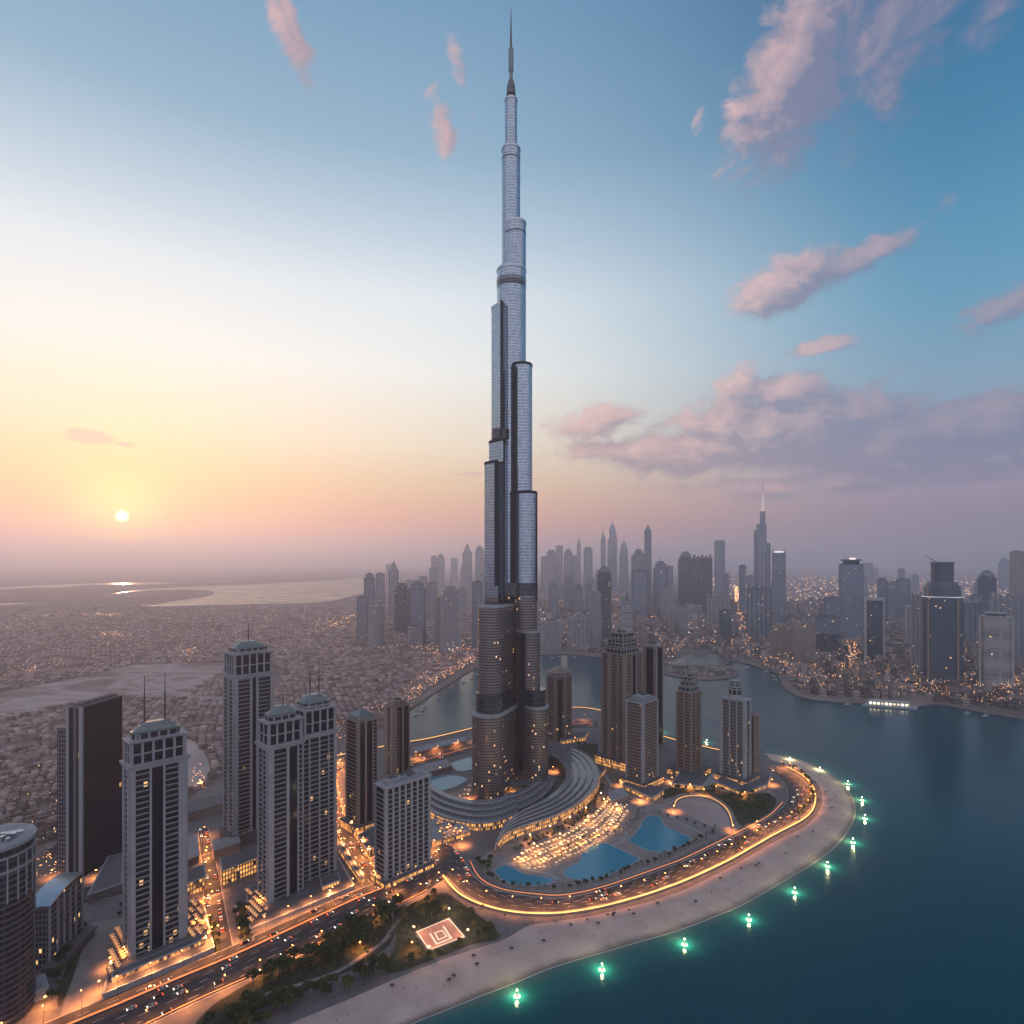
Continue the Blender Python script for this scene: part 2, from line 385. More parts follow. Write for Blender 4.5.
def beach_mat():
    m = bpy.data.materials.new('beach_sand'); m.use_nodes = True; t = m.node_tree; b = t.nodes['Principled BSDF']
    co = nd(t, 'ShaderNodeTexCoord'); s = nd(t, 'ShaderNodeSeparateXYZ'); t.links.new(co.outputs['Object'], s.inputs[0])
    n = nd(t, 'ShaderNodeTexNoise'); n.inputs['Scale'].default_value = .05; n.inputs['Detail'].default_value = 8; n.inputs['Roughness'].default_value = .6
    t.links.new(co.outputs['Object'], n.inputs['Vector'])
    n2 = nd(t, 'ShaderNodeTexNoise'); n2.inputs['Scale'].default_value = .9; n2.inputs['Detail'].default_value = 6
    t.links.new(co.outputs['Object'], n2.inputs['Vector'])
    c = ramp(t, n.outputs[0], [(.32, (.38, .29, .265, 1)), (.68, (.52, .405, .37, 1))])
    foam = mth(t, 'SUBTRACT', 1.0, smooth(t, s.outputs[2], -1.985, -1.90))
    wet = mth(t, 'ADD', s.outputs[2], mth(t, 'MULTIPLY', mth(t, 'SUBTRACT', n.outputs[0], .5), .5))
    c = mixc(t, smooth(t, wet, -1.96, -1.30), (.15, .12, .115, 1), c)
    c = mixc(t, mth(t, 'MULTIPLY', smooth(t, n2.outputs[0], .58, .7), mth(t, 'MULTIPLY', smooth(t, wet, -1.85, -1.6), mth(t, 'SUBTRACT', 1.0, smooth(t, wet, -1.45, -1.2)))), c, (.12, .1, .09, 1))   # wrack left at the tide mark
    c = mixc(t, mth(t, 'MULTIPLY', foam, .75), c, (.6, .6, .6, 1))
    t.links.new(c, b.inputs['Base Color']); b.inputs['Roughness'].default_value = .9; b.inputs['Specular IOR Level'].default_value = .2
    bp = nd(t, 'ShaderNodeBump'); bp.inputs['Strength'].default_value = .5; bp.inputs['Distance'].default_value = .4
    t.links.new(n2.outputs[0], bp.inputs['Height']); t.links.new(bp.outputs[0], b.inputs['Normal'])
    return m
M['sand'] = beach_mat()

WZ = -2.0
beach_in = [(190, 1080), (240, 1052), (290, 1024), (345, 1001), (400, 977), (450, 957), (503, 940), (528, 926), (560, 921), (600, 914), (640, 904), (664, 897), (690, 887), (732, 866), (774, 842), (808, 824), (821, 806), (820, 788), (808, 775), (790, 766), (771, 760)]
beach_out = [(300, 1092), (362, 1050), (415, 1023), (440, 1013), (477, 998), (516, 983), (555, 967), (606, 952), (640, 942), (675, 932), (710, 919), (745, 904), (781, 883), (816, 862), (839, 843), (852, 824), (855.5, 808), (849, 792), (832, 775), (809, 763), (785, 756), (764, 753)]
NB = 120
A_ = gpath(beach_in, NB); B_ = gpath(beach_out, NB, WZ)
sea_near_shore = [(764, 753), (745, 752), (720, 748), (690, 741), (660, 734), (630, 720), (600, 709), (575, 706), (548, 708), (510, 717), (472, 727), (445, 734), (418, 741), (404, 742)]
sea_west = [(396, 735), (398, 722), (412, 708), (425, 699), (440, 689), (455, 680), (470, 671), (485, 663), (505, 657), (540, 654.5), (570, 654), (600, 657.5), (630, 661), (655, 667), (664, 673), (680, 677), (705, 679.5), (728, 678), (738, 674), (738, 670), (729, 665.5), (721, 662.5), (726, 660.5), (745, 663), (765, 669), (777, 674), (782, 683), (790, 692), (806, 698), (830, 701.5), (862, 703), (885, 702.5), (915, 706), (938, 704), (975, 711), (1024, 719), (1080, 728), (1160, 745)]
shore2 = [G(a, b) for a, b in sea_near_shore]
coast_l = gpath(sea_near_shore, 90)
coast_w = gpath(sea_west, 260)
land = A_ + coast_l[1:] + coast_w + [(1400, 830), (2600, 700), (6000, 200), (40000, -2000), (40000, 45000), (-40000, 45000), (-40000, -3000), (-1500, -600), (-330, 120)]
m = MB(); m.face([(x, y, 0) for x, y in land])
go_ = m.build('ground', M['ground']); tag(go_, 'dusty brown city ground reaching the hazy horizon', kind='structure')
m = MB(); m.face([(-40000, -3000, WZ), (40000, -3000, WZ), (40000, 45000, WZ), (-40000, 45000, WZ)])
tag(m.build('sea', M['sea']), 'dark teal sea around the curved beach', kind='structure')
# quay walls along the stone shores
m = MB()
for P in (coast_l, coast_w + [(1400, 830), (2600, 700), (6000, 200), (40000, -2000)]):
    for a, b in zip(P, P[1:]): m.face([(*a, 0), (*b, 0), (*b, WZ - 1), (*a, WZ - 1)])
tag(m.build('quay_edge', M['stone_d']), 'stone quay edge of the lagoon', kind='structure')
# quay promenade strip along the water
def loft(name, A, B, z, mat_, z2=None, label=None):
    m = MB(); z2 = z if z2 is None else z2; u = 0
    for i in range(len(A) - 1):
        l = math.dist(A[i], A[i+1])
        m.face([(*A[i], z), (*B[i], z2), (*B[i+1], z2), (*A[i+1], z)], [(u, 0), (u, 1), (u + l, 1), (u + l, 0)]); u += l
    o = m.build(name, mat_); tag(o, label, kind='structure'); return o
def side(path, d):
    """path moved d metres to its left"""
    o = []
    for i in range(len(path)):
        a = Vector(path[max(i-1, 0)]); b = Vector(path[min(i+1, len(path)-1)]); t = (b - a).normalized(); p = Vector(path[i])
        o.append((p.x - t.y * d, p.y + t.x * d))
    return o
# beach: dry berm, slope and wet foot
m = MB()
for i in range(NB - 1):
    cols = []
    for k in (i, i + 1):
        a = Vector(A_[k]); b = Vector(B_[k]); d = (b - a)
        cols.append([(*a, .06), (*(a + d * .3), .25), (*(a + d * .62), -.5), (*(a + d * .86), -1.45), (*b, WZ + .01), (*(b + d.normalized() * 14), WZ - 1.6)])
    for q in range(5): m.face([cols[0][q], cols[0][q+1], cols[1][q+1], cols[1][q]])
bo = m.build('beach', M['sand'], smooth_=True); tag(bo, 'pale sand beach curving round the peninsula', kind='structure')

# pale shallows along the beach
def shallow_mat():
    m = M['sea'].copy(); t = m.node_tree; b = t.nodes['Principled BSDF']; uv = nd(t, 'ShaderNodeUVMap'); s = nd(t, 'ShaderNodeSeparateXYZ'); t.links.new(uv.outputs[0], s.inputs[0])
    co = nd(t, 'ShaderNodeTexCoord'); n = nd(t, 'ShaderNodeTexNoise'); n.inputs['Scale'].default_value = .03; n.inputs['Detail'].default_value = 4; t.links.new(co.outputs['Object'], n.inputs['Vector'])
    v = mth(t, 'ADD', s.outputs[1], mth(t, 'MULTIPLY', mth(t, 'SUBTRACT', n.outputs[0], .5), .35))
    t.links.new(ramp(t, v, [(0, (.07, .13, .12, 1)), (.25, (.01, .10, .115, 1)), (.85, (0, .056, .082, 1))]), b.inputs['Base Color']); m.name = 'shallow_water'; return m
loft('shallows', B_, side(B_, -34), WZ + .012, shallow_mat(), label='paler shallow water along the beach')
# far bright water, silt flats
def sheet(name, px, z, mat_, label, n=60, world=False, closed=True):
    pts = px if world else [G(a, b) for a, b in px]
    P = smoothpath(pts + [pts[0]], n)[:-1] if closed else pts
    m = MB(); m.face([(x, y, z) for x, y in P]); o = m.build(name, mat_); tag(o, label, kind='structure'); return o
sheet('lake', [(92, 597.5), (125, 592.5), (165, 590), (205, 590.5), (214, 593), (205, 597), (170, 602), (128, 610.5), (165, 606.5), (215, 605.5), (260, 604), (320, 602.5), (352, 596), (376, 588), (376, 579), (350, 579.5), (300, 582), (255, 584.5), (200, 586.5), (140, 590)], 1.5, M['lake'], 'bright inlet catching the sunset far on the left', 120)
sheet('lagoon_water', [(-60, 590), (0, 587.4), (40, 585.2), (100, 583.2), (150, 582.6), (180, 583), (150, 584.6), (90, 585), (60, 588), (30, 588), (-10, 590)], 1.5, M['lake'], 'thin strip of bright water near the horizon', 60)
sheet('lagoon_water', [(-40, 605.5), (0, 603.4), (24, 603.2), (27, 604), (5, 605.5), (-30, 607.5)], 1.5, M['lake'], 'short bright water strip at the left edge', 40)
def silt_mat():
    m = bpy.data.materials.new('silt'); m.use_nodes = True; t = m.node_tree; b = t.nodes['Principled BSDF']
    co = nd(t, 'ShaderNodeTexCoord'); mp = nd(t, 'ShaderNodeMapping'); mp.inputs['Scale'].default_value = (.0028, .0052, 1); mp.inputs['Rotation'].default_value = (0, 0, .35); t.links.new(co.outputs['Object'], mp.inputs[0])
    n = nd(t, 'ShaderNodeTexNoise'); n.inputs['Scale'].default_value = 1; n.inputs['Detail'].default_value = 8; n.inputs['Distortion'].default_value = 1.6; n.inputs['Roughness'].default_value = .6; t.links.new(mp.outputs[0], n.inputs['Vector'])
    t.links.new(ramp(t, n.outputs[0], [(.36, (.13, .10, .095, 1)), (.45, (.20, .155, .15, 1)), (.50, (.38, .32, .31, 1)), (.56, (.22, .175, .165, 1)), (.62, (.40, .335, .32, 1))]), b.inputs['Base Color']); b.inputs['Roughness'].default_value = .95; return m
M['silt'] = silt_mat()
SILT = [[(-80, 745), (-20, 722), (40, 712), (95, 700), (150, 697), (228, 703), (228, 697), (190, 692), (222, 674), (226, 664), (200, 663), (150, 664.5), (125, 666.5), (90, 675), (50, 683), (0, 692), (-80, 706)]]
sheet('silt_flat', SILT[0], .3, M['silt'], 'pale dry river flats behind the left towers', 140)
sheet('silt_flat', [(183, 738), (192, 740), (206, 756), (210, 772), (204, 782), (190, 790), (183, 790), (178, 765), (176, 745)], .3, M['sandbar'], 'small pale sand lot between the left towers', 40)
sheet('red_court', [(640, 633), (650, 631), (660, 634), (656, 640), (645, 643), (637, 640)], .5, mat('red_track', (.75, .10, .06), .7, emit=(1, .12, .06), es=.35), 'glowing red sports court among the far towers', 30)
sheet('basin_water', [(669, 664.5), (680, 658.5), (690, 654.4), (703, 651.6), (718, 653), (726, 659), (728, 664), (712, 665.2), (690, 665.6)], .4, M['lake'], 'calm basin inside the crescent breakwater', 50)

# roads and pavements of the peninsula
PEN = [(60, 1030), (-60, 1045), (-60, 905), (40, 880), (120, 860), (200, 790), (228, 775), (330, 742), (380, 728), (404, 742)] 
pave_poly = [G(a, b) for a, b in PEN] + coast_l[::-1][1:] + A_[::-1]
pave_poly = side(pave_poly + [pave_poly[0]], 0)[:-1]
m = MB(); m.face([(x, y, .1) for x, y in pave_poly]); pv = m.build('pavement', M['paving']); tag(pv, 'grey paved ground of the tower peninsula', kind='structure')

def road(name, left, right, n, z=.2, matk='asphalt', lanes=4, label=None, dash=True):
    A = gpath(left, n); B = gpath(right, n)
    loft(name, A, B, z, M[matk], label=label)
    m = MB()
    for e, s in ((A, .25), (B, -.25)):     # kerbs
        for i in range(len(e) - 1):
            a, b = Vector(e[i]), Vector(e[i+1]); t = (b - a).normalized(); c = Vector((-t.y, t.x)) * s
            for z0, z1 in ((z - .1, z + .14),):
                q = [a - c, b - c, b + c, a + c]; m.prism([tuple(x) for x in q], z0, z1)
    tag(m.build('kerb', M['kerb']), 'stone kerb of ' + (label or name), kind='structure')
    if dash:
        m = MB()
        for k in range(1, lanes):
            f = k / lanes; mid = [tuple(Vector(a).lerp(Vector(b), f)) for a, b in zip(A, B)]
            for x, y, an in along(mid, 14 if matk == "asphalt" else 16):
                m.box(x, y, z + .004, 5.5, .24, z + .016, an, bottom=False)
        tag(m.build('lane_markings', M['mark']), 'dashed lane lines of ' + (label or name), kind='structure')
    return A, B
hwA, hwB = road('highway', [(-20, 1052), (56, 1019), (110, 997), (165, 974), (224, 950), (290, 920), (353, 892), (385, 880), (415, 868), (428, 858), (440, 847)][::-1],
               [(40, 1072), (130, 1034), (200, 1001), (245, 981), (287, 962), (330, 940), (366, 921), (405, 903), (425, 893), (438, 884), (447, 879)][::-1], 70, lanes=7, label='wide city highway at lower left')
avA, avB = road('avenue', [(364, 886), (350, 862), (337, 838), (330, 815), (326, 790), (330, 770), (345, 757)], [(386, 884), (366, 850), (350, 825), (341, 800), (338, 785), (342, 772), (360, 762)], 30, lanes=3, label='avenue running away between the towers')
stA, stB = road('side_street', [(200, 960), (203, 920), (203, 880), (200, 850), (198, 830)], [(233, 946), (226, 912), (220, 880), (213, 850), (208, 828)], 24, lanes=2, label='short warm lit street beside the twin towers', dash=False)
rgA, rgB = road('ring_road', [(440, 846), (448, 842), (458, 853), (467, 866), (478, 880), (500, 891), (534, 897), (565, 898), (606, 889), (664, 869), (687, 860), (734, 837), (768, 819), (786, 803), (787, 788), (777, 776), (764, 769)],
               [(446, 876), (452, 883), (464, 893), (486, 905), (516, 911), (556, 912), (596, 906), (640, 895), (664, 887), (690, 877), (729, 858), (771, 834), (803, 816), (812, 803), (809, 788), (797, 776), (776, 767)], 140, lanes=6, label='ring road round the peninsula')
backA, backB = road('back_road', [(404, 762), (430, 755), (455, 748), (480, 741), (520, 730), (560, 722), (598, 720)], [(404, 770), (432, 763), (458, 756), (482, 749), (522, 738), (560, 730), (598, 728)], 40, lanes=2, label='back road along the lagoon')
_x = road('west_road', [(0, 905), (60, 893), (130, 877), (170, 866)], [(0, 925), (60, 910), (130, 893), (170, 880)], 20, lanes=3, label='cross road behind the left towers')
# plaza strip at the lower left
sheet('plaza', [(60, 1017), (76, 965), (91, 924), (128, 916), (120, 945), (104, 975), (101, 1000)], .22, M['paving_pale'], 'pale slanted plaza beside the left tower', closed=False)
sheet('promenade', [(478, 861), (487, 878), (503, 887), (534, 892), (565, 893), (606, 884), (664, 864), (700, 846), (735, 830), (762, 816), (775, 806), (774, 795), (766, 786), (740, 782), (700, 782), (660, 788), (640, 800), (620, 806), (600, 812), (560, 830), (520, 842), (495, 848)], .22, M['paving_pale'], 'pale promenade around the pools', 120)
sheet('lawn', [(664, 800), (676, 795), (690, 793), (715, 797), (730, 808), (738, 822), (744, 826), (770, 812), (776, 800), (766, 793), (745, 794), (722, 792), (700, 788), (680, 786), (662, 792)], .30, M['lawn'], 'dark planted lawn behind the round forecourt', 80)
sheet('lawn', [(560, 750), (575, 747), (592, 743), (598, 746), (596, 756), (585, 760), (570, 762), (558, 758)], .30, M['lawn'], 'dark planted lawn beside the octagonal tower', 30)
sheet('lawn', [(246, 985), (280, 966), (330, 944), (365, 922), (388, 915), (396, 925), (390, 944), (370, 960), (340, 975), (300, 992), (255, 1012), (215, 1030), (190, 1035), (210, 1008)], .30, M['lawn'], 'dark planted verge below the highway', 60)
sheet('lawn', [(395, 925), (410, 905), (440, 893), (452, 897), (500, 935), (470, 945), (400, 972), (385, 968), (396, 945)], .31, M['lawn'], 'dark garden around the lit court', 50)
pth = gpath([(265, 995), (300, 985), (335, 973), (365, 955), (385, 940), (395, 925), (408, 912)], 50)
loft('path', side(pth, 1.6), side(pth, -1.6), .36, M['paving_pale'], label='curved footpath through the verge')
for q, (off_, w_) in enumerate(((3.4, .5), (6.5, .5), (10.5, .9))):
    _p = gpath([(482, 866), (488, 877), (503, 885.5), (534, 890.5), (565, 891), (606, 882), (664, 862), (700, 844), (735, 828), (760, 815)], 80)
    loft('paving_band', side(_p, off_), side(_p, off_ + w_), .245 + .004 * q, M['stone_d'], label='dark paving band of the promenade')
for q, pp in enumerate([[(556, 866), (562, 858), (572, 850), (590, 842), (612, 834), (622, 830), (632, 820), (640, 812), (655, 808), (675, 814)], [(500, 862), (516, 866), (532, 871), (548, 874), (560, 880)], [(612, 846), (624, 840), (626, 832)], [(668, 815), (690, 828), (712, 838)], [(608, 790), (640, 800), (662, 806), (676, 800)], [(600, 748), (606, 760), (604, 772), (612, 786)], [(640, 770), (660, 776), (672, 786), (664, 796)]]):
    _p = gpath(pp, 40); loft('path', side(_p, 1.5), side(_p, -1.5), .27 + .004 * q, M['stone'], label='pale curved footpath between pools and towers')
for q, (a, b) in enumerate((((236, 905), (252, 941)), ((205, 918), (216, 954)), ((186, 860), (262, 838)), ((125, 905), (188, 880)), ((188, 905), (230, 890)), ((210, 845), (240, 836)))):
    _p = gpath([a, ((a[0] + b[0]) / 2, (a[1] + b[1]) / 2), b], 12); loft('pavement_strip', side(_p, 1.8), side(_p, -1.8), .24 + .004 * q, M['kerb' if q < 2 else 'paving_pale'], label='pale pavement strip between the left towers')
for q, pp in enumerate([[(238, 908), (247, 903), (253, 936), (243, 942)], [(206, 921), (211, 919), (221, 949), (214, 952)], [(128, 902), (180, 882), (184, 888), (128, 908)], [(60, 985), (80, 930), (88, 926), (74, 975), (58, 1010)], [(640, 782), (668, 790), (664, 796), (650, 800), (636, 792)], [(346, 800), (356, 798), (356, 822), (348, 826)], [(402, 790), (424, 784), (424, 800), (406, 806)]]):
    sheet('lawn', pp, .29 + .004 * q, M['lawn'], 'narrow dark planting bed', 30)
def pool(px, label, rim=True):
    P = smoothpath([G(a, b) for a, b in px] + [G(*px[0])], 70)[:-1]
    m = MB(); m.face([(x, y, .36) for x, y in P]); tag(m.build('pool_water', M['pool']), label, kind='structure')
    if sum(P[i-1][0]*P[i][1]-P[i][0]*P[i-1][1] for i in range(len(P))) < 0: P = P[::-1]
    cl = P + [P[0]]; I = side(cl, -.1); O = side(cl, -1.6); m = MB()
    for i in range(len(cl) - 1):
        m.face([(*O[i], .6), (*O[i+1], .6), (*I[i+1], .6), (*I[i], .6)]); m.face([(*I[i], .6), (*I[i+1], .6), (*I[i+1], .3), (*I[i], .3)]); m.face([(*O[i+1], .6), (*O[i], .6), (*O[i], .2), (*O[i+1], .2)])
    tag(m.build('pool_rim', M['stone']), 'stone rim of ' + label, kind='structure')
pool([(494, 871), (503, 866.5), (512, 868), (522, 874), (534, 876), (545, 878), (554, 880), (545, 884.5), (522, 885), (505, 881)], 'small blue pool at the left end of the promenade')
pool([(569, 868), (580, 862), (583, 854), (592, 847), (604, 843.5), (615, 848), (628, 854), (638, 859), (626, 867), (610, 874), (592, 880), (578, 880), (567, 877), (564, 872)], 'large blue pool in the middle of the promenade')
pool([(629, 841), (636, 834), (641, 827), (644, 820), (651, 816.5), (660, 818), (664, 826), (676, 832), (690, 839), (680, 846), (664, 852), (650, 851), (638, 846)], 'blue pool below the round forecourt')
pool([(430, 778), (452, 775.5), (466, 779), (459, 785), (445, 790), (428, 794)], 'flat grey-blue pool left of the great tower')
pool([(449, 764), (470, 757.5), (486, 757), (486, 764), (470, 770), (458, 771)], 'angular grey-blue pool behind the great tower foot')
# haze: one even volume round everything
hm = bpy.data.materials.new('haze'); hm.use_nodes = True; t = hm.node_tree; t.nodes.clear()
pvn = nd(t, 'ShaderNodeVolumePrincipled'); out = nd(t, 'ShaderNodeOutputMaterial'); t.links.new(pvn.outputs[0], out.inputs['Volume'])
pvn.inputs['Color'].default_value = (.95, .92, 1, 1); pvn.inputs['Density'].default_value = HAZE_D = .000125; pvn.inputs['Anisotropy'].default_value = .6
m = MB(); m.box(0, 20500, -4.2, 84000, 51000, 960); tag(m.build('haze', hm), 'mauve evening haze over the whole city', kind='stuff')
# ------------------------------------------------------------------ the great tower
M['bj_glass'] = facade('great_tower_glass', (.44, .50, .57), (.24, .31, .40), fh=3.5, bw=1.7, band=.26, mull=.12, lit=0, ls=1.0, grough=.08, gmetal=.85, wrough=.22, wmetal=.9, gspec=.9, bump=.12)
M['bj_low'] = facade('great_tower_lattice', (.22, .195, .195), (.03, .034, .05), fh=3.0, bw=1.9, band=.42, mull=.30, lit=.012, ls=1.5, grough=.12, gmetal=.2, wrough=.35, wmetal=.55, bump=.3, glow_low=.06, lcol=(1, .55, .25))
M['bj_mech'] = facade('great_tower_plant_band', (.06, .07, .10), (.015, .02, .035), fh=5, bw=4, band=.2, mull=.12, lit=0, wmetal=.6, wrough=.3)
BC = (XX(511, 702), 702.0)
bj = empty('skyscraper', (BC[0], BC[1], 0))
tag(bj, 'giant silver glass skyscraper with stepped setbacks and needle spire, by far the tallest', 'skyscraper')
def caps(c, r, n=14, core=BC):
    """footprint of one wing: from the core out to a rounded nose at c"""
    a = Vector(core); b = Vector(c); d = b - a
    if d.length < 3: return circ(r, 28, b.x - BC[0], b.y - BC[1])
    an = math.atan2(d.y, d.x); P = []
    for k in range(n + 1):
        t = an - math.pi/2 + math.pi * k / n; P.append((b.x + r * math.cos(t) - BC[0], b.y + r * math.sin(t) - BC[1]))
    for s in (1, -1): P.append((a.x - BC[0] - s * math.sin(an) * r * 1.0, a.y - BC[1] + s * math.cos(an) * r * 1.0))
    return P
def pxc(px, d): return (XX(px, d), d)
ZT = ZZ(597, 680)      # top of the lattice-clad storeys
TIERS = [  # nose centre, radius, top z
    (pxc(488.5, 640), 17.6, ZZ(717, 622)), (pxc(490.5, 650), 13.5, ZZ(607, 638)),
    (pxc(492.8, 672), 9.3, ZZ(460, 664)), (pxc(497, 679), 9.6, ZZ(438, 671)), (pxc(500.2, 687), 9.9, ZZ(300, 678)),
    (pxc(537, 668), 12.4, ZZ(708, 657)), (pxc(530, 674), 11.4, ZZ(632, 664)), (pxc(526, 681), 12.6, ZZ(491, 670)), (pxc(522, 688), 11.7, ZZ(362, 678)),
    (pxc(516, 698), 11.5, ZZ(219, 690)), (pxc(511.4, 700), 16.9, ZZ(266, 690)), (pxc(511, 702), 10.6, ZZ(143, 692)), (pxc(511, 703), 7.0, ZZ(95, 696)),
    ((2, 775), 16.5, 190), ((1, 762), 13.0, 330), ((0, 748), 11.8, 470), ((-1, 735), 11.0, 590), ((-1, 722), 10.2, 700)]
for i, (c, r, zt) in enumerate(TIERS):
    P = caps(c, r); P = offs(P, 0.013 * i)
    if i in (2, 3, 4):      # flat slanted slabs on the sunset side
        xl, xr, yf = ((484.5, 498, 663), (489, 503.2, 672), (491.5, 503.2, 678))[i - 2]
        P = [(XX(xr, yf) - BC[0], yf - BC[1]), (XX(xr, yf) - BC[0], 18 - i), (XX(xl, yf + 17) - BC[0], 18 - i), (XX(xl, yf + 17) - BC[0], yf + 17 - BC[1])]
    m = MB(); zb = min(zt, ZT + i * .11); m.prism(P, 0, zb, top=zt <= ZT + 2); lo = m.build('lower_tier', M['bj_low'], bj)
    if zt > ZT + 2:
        m = MB(); m.prism(P, zb, zt - 2.6, top=False); m.build('tier', M['bj_glass'], bj)
        m = MB(); m.prism(offs(P, .5), zt - 2.6, zt - .4, top=False, bottom=True); m.prism(offs(P, -.2), zt - .5, zt + .7); m.build('parapet', M['strip'] if i in (2, 3, 7, 8) else M['steel'], bj)
        for zz in (zt - 14, ) if i in (10, 9, 11) else ():
            m = MB(); m.prism(offs(P, .35), zz, zz + 1.3, bottom=True); m.build('ring_band', M['bj_mech'], bj)
    else:
        m = MB(); m.prism(offs(P, .45), zt - 1.5, zt + .9, bottom=True); m.build('parapet', M['stone'], bj)
# plant storeys (dark bands)
def mech(c, r, py0, py1, d, nm='plant_storey'):
    m = MB(); m.prism(caps(c, r), ZZ(py1, d), ZZ(py0, d), bottom=True); m.build(nm, M['bj_mech'], bj)
mech(pxc(489.5, 643), 14.6, 695, 717, 629)
mech(pxc(535.5, 668), 11.6, 691, 708, 657)
mech(pxc(492.8, 672), 9.9, 602, 606, 664)
for c, r in ((pxc(511.4, 690), 18.4), (pxc(526, 681), 13.1)):
    m = MB(); m.prism(caps(c, r), ZZ(596, 670), ZZ(583, 670), bottom=True); m.prism(caps(c, r + .5), ZZ(589.5, 670), ZZ(588, 670), bottom=True); m.build('plant_storey', M['bj_mech'], bj)
mech(pxc(511.4, 700), 17.3, 277, 283, 684, 'ring_band')
mech(pxc(500.2, 687), 10.2, 428, 438, 678, 'ring_band')
# dark recessed glass strips
def vstrip(x0, x1, py0, py1, d, dep=9):
    m = MB(); a, b = XX(x0, d) - BC[0], XX(x1, d) - BC[0]; y = d - BC[1]
    m.prism([(a, y), (b, y), (b, y + dep), (a, y + dep)], max(ZZ(py1, d), 0), ZZ(py0, d), bottom=True); m.build('glass_strip', M['strip'], bj)
vstrip(511, 514.2, 366, 766, 675.5, 14); vstrip(500.2, 502.8, 300, 436, 674); vstrip(494.3, 497.6, 462, 586, 661, 14)
vstrip(519, 524.5, 634, 770, 662.5, 14); vstrip(514.6, 516.2, 366, 600, 676.5, 8); vstrip(536.2, 537.4, 494, 600, 675, 8)
# pinnacle
d = 703; m = MB()
def zc_(py): return ZZ(py, d)
m.prism(circ(5.6, 18), zc_(96), zc_(86), poly2=circ(4.6, 18)); m.prism(circ(4.2, 16), zc_(87), zc_(82), poly2=circ(3.4, 16)); m.build('pinnacle_base', M['bj_mech'], bj)
m = MB(); m.prism(circ(2.1, 10), zc_(84), zc_(72)); m.prism(circ(2.9, 12), zc_(72), zc_(50), bottom=True); m.prism(circ(2.9, 12), zc_(50), zc_(48), poly2=circ(1.4, 12)); m.build('pinnacle', M['teal'], bj)
m = MB(); m.prism(circ(1.35, 8), zc_(50), zc_(34), poly2=circ(1.1, 8)); m.prism(circ(1.0, 8), zc_(34), zc_(8), poly2=circ(.22, 8)); m.build('spire', M['dsteel'], bj)
# entrance canopy at the foot
m = MB(); m.prism([(XX(a, dd) - BC[0], dd - BC[1]) for a, dd in ((497, 650), (514, 640), (536, 655), (534, 663), (515, 652), (505, 662))][::1], 9, 13, bottom=True); m.build('entrance_canopy', M['stone_d'], bj)

# terraces at the foot of the great tower: stacked curved roofs
M['arcade'] = facade('lit_arcade', (.30, .25, .22), (.10, .06, .03), fh=3.4, bw=2.2, band=.3, mull=.42, lit=.8, ls=1.5, lcol=(1, .42, .1), wrough=.7)
M['tier_roof'] = facade('terrace_roofing', (.22, .23, .27), (.08, .09, .12), fh=2.2, bw=5, band=.3, mull=.1, lit=0, wrough=.5)
M['dot_deck'] = facade('lamp_dotted_deck', (.26, .20, .18), (.10, .065, .05), fh=4.2, bw=4.2, band=.5, mull=.5, lit=.35, ls=1.0, lcol=(1, .42, .16), wrough=.8, grough=.7)
def terraces(name, label, outer, inner, n_t, h0, h1, lit_wall=True, cat='podium'):
    O = gpath(outer, 60, 8); I = gpath(inner, 60, 8)
    cx = sum(p[0] for p in O) / 60; cy = sum(p[1] for p in O) / 60
    t = tag(empty(name, (cx, cy, 0)), label, cat)
    Lc = lambda p: (p[0] - cx, p[1] - cy)
    for k in range(n_t):
        f0 = k / n_t; f1 = (k + 1) / n_t
        a = [Lc(tuple(Vector(o).lerp(Vector(i), f0))) for o, i in zip(O, I)]; b = [Lc(tuple(Vector(o).lerp(Vector(i), f1))) for o, i in zip(O, I)]
        z = h0 + (h1 - h0) * k / max(n_t - 1, 1); zl = 0 if k == 0 else h0 + (h1 - h0) * (k - 1) / max(n_t - 1, 1) - .1
        m = MB(); u = 0; w = MB(); rl = MB()
        for j in range(len(a) - 1):
            l = math.dist(a[j], a[j+1]); dd = math.dist(a[j], b[j])
            w.face([(*a[j], zl), (*a[j+1], zl), (*a[j+1], z), (*a[j], z)], [(u, zl), (u + l, zl), (u + l, z), (u, z)])
            m.face([(*a[j], z), (*a[j+1], z), (*b[j+1], z), (*b[j], z)], [(u, 0), (u + l, 0), (u + l, dd), (u, dd)])
            for q, dz in ((a, .9),):
                c0, c1 = Vector(q[j]), Vector(q[j+1]); tt = (c1 - c0).normalized() * .35; nn = (-tt.y, tt.x)
                rl.prism([(c0.x + nn[0], c0.y + nn[1]), (c0.x - nn[0], c0.y - nn[1]), (c1.x - nn[0], c1.y - nn[1]), (c1.x + nn[0], c1.y + nn[1])], z - .5, z + dz)
            u += l
        for e in (0, -1):
            w.face([(*a[e], 0), (*b[e], 0), (*b[e], z), (*a[e], z)])
        if k == n_t - 1:
            for j in range(len(b) - 1): w.face([(*b[j+1], 0), (*b[j], 0), (*b[j], z), (*b[j+1], z)], [(j, 0), (j+1, 0), (j+1, z), (j, z)])
        w.build('wall', M['arcade'] if (k == 0 and lit_wall) else M['stone_d'], t); m.build('roof', M['tier_roof'], t); rl.build('parapet', M['stone'], t)
    return t
terraces('curved_podium', 'grey stepped crescent roof right of the great tower foot', [(495, 846), (506, 834), (526, 826), (548, 819), (567, 811), (585, 799), (597, 785), (599, 772), (590, 758), (572, 748), (552, 743)],
         [(505, 829), (514, 824), (524, 816), (540, 808), (553, 800), (562, 790), (566, 781), (564, 773), (559, 766), (551, 761), (541, 760)], 5, 9, 15)
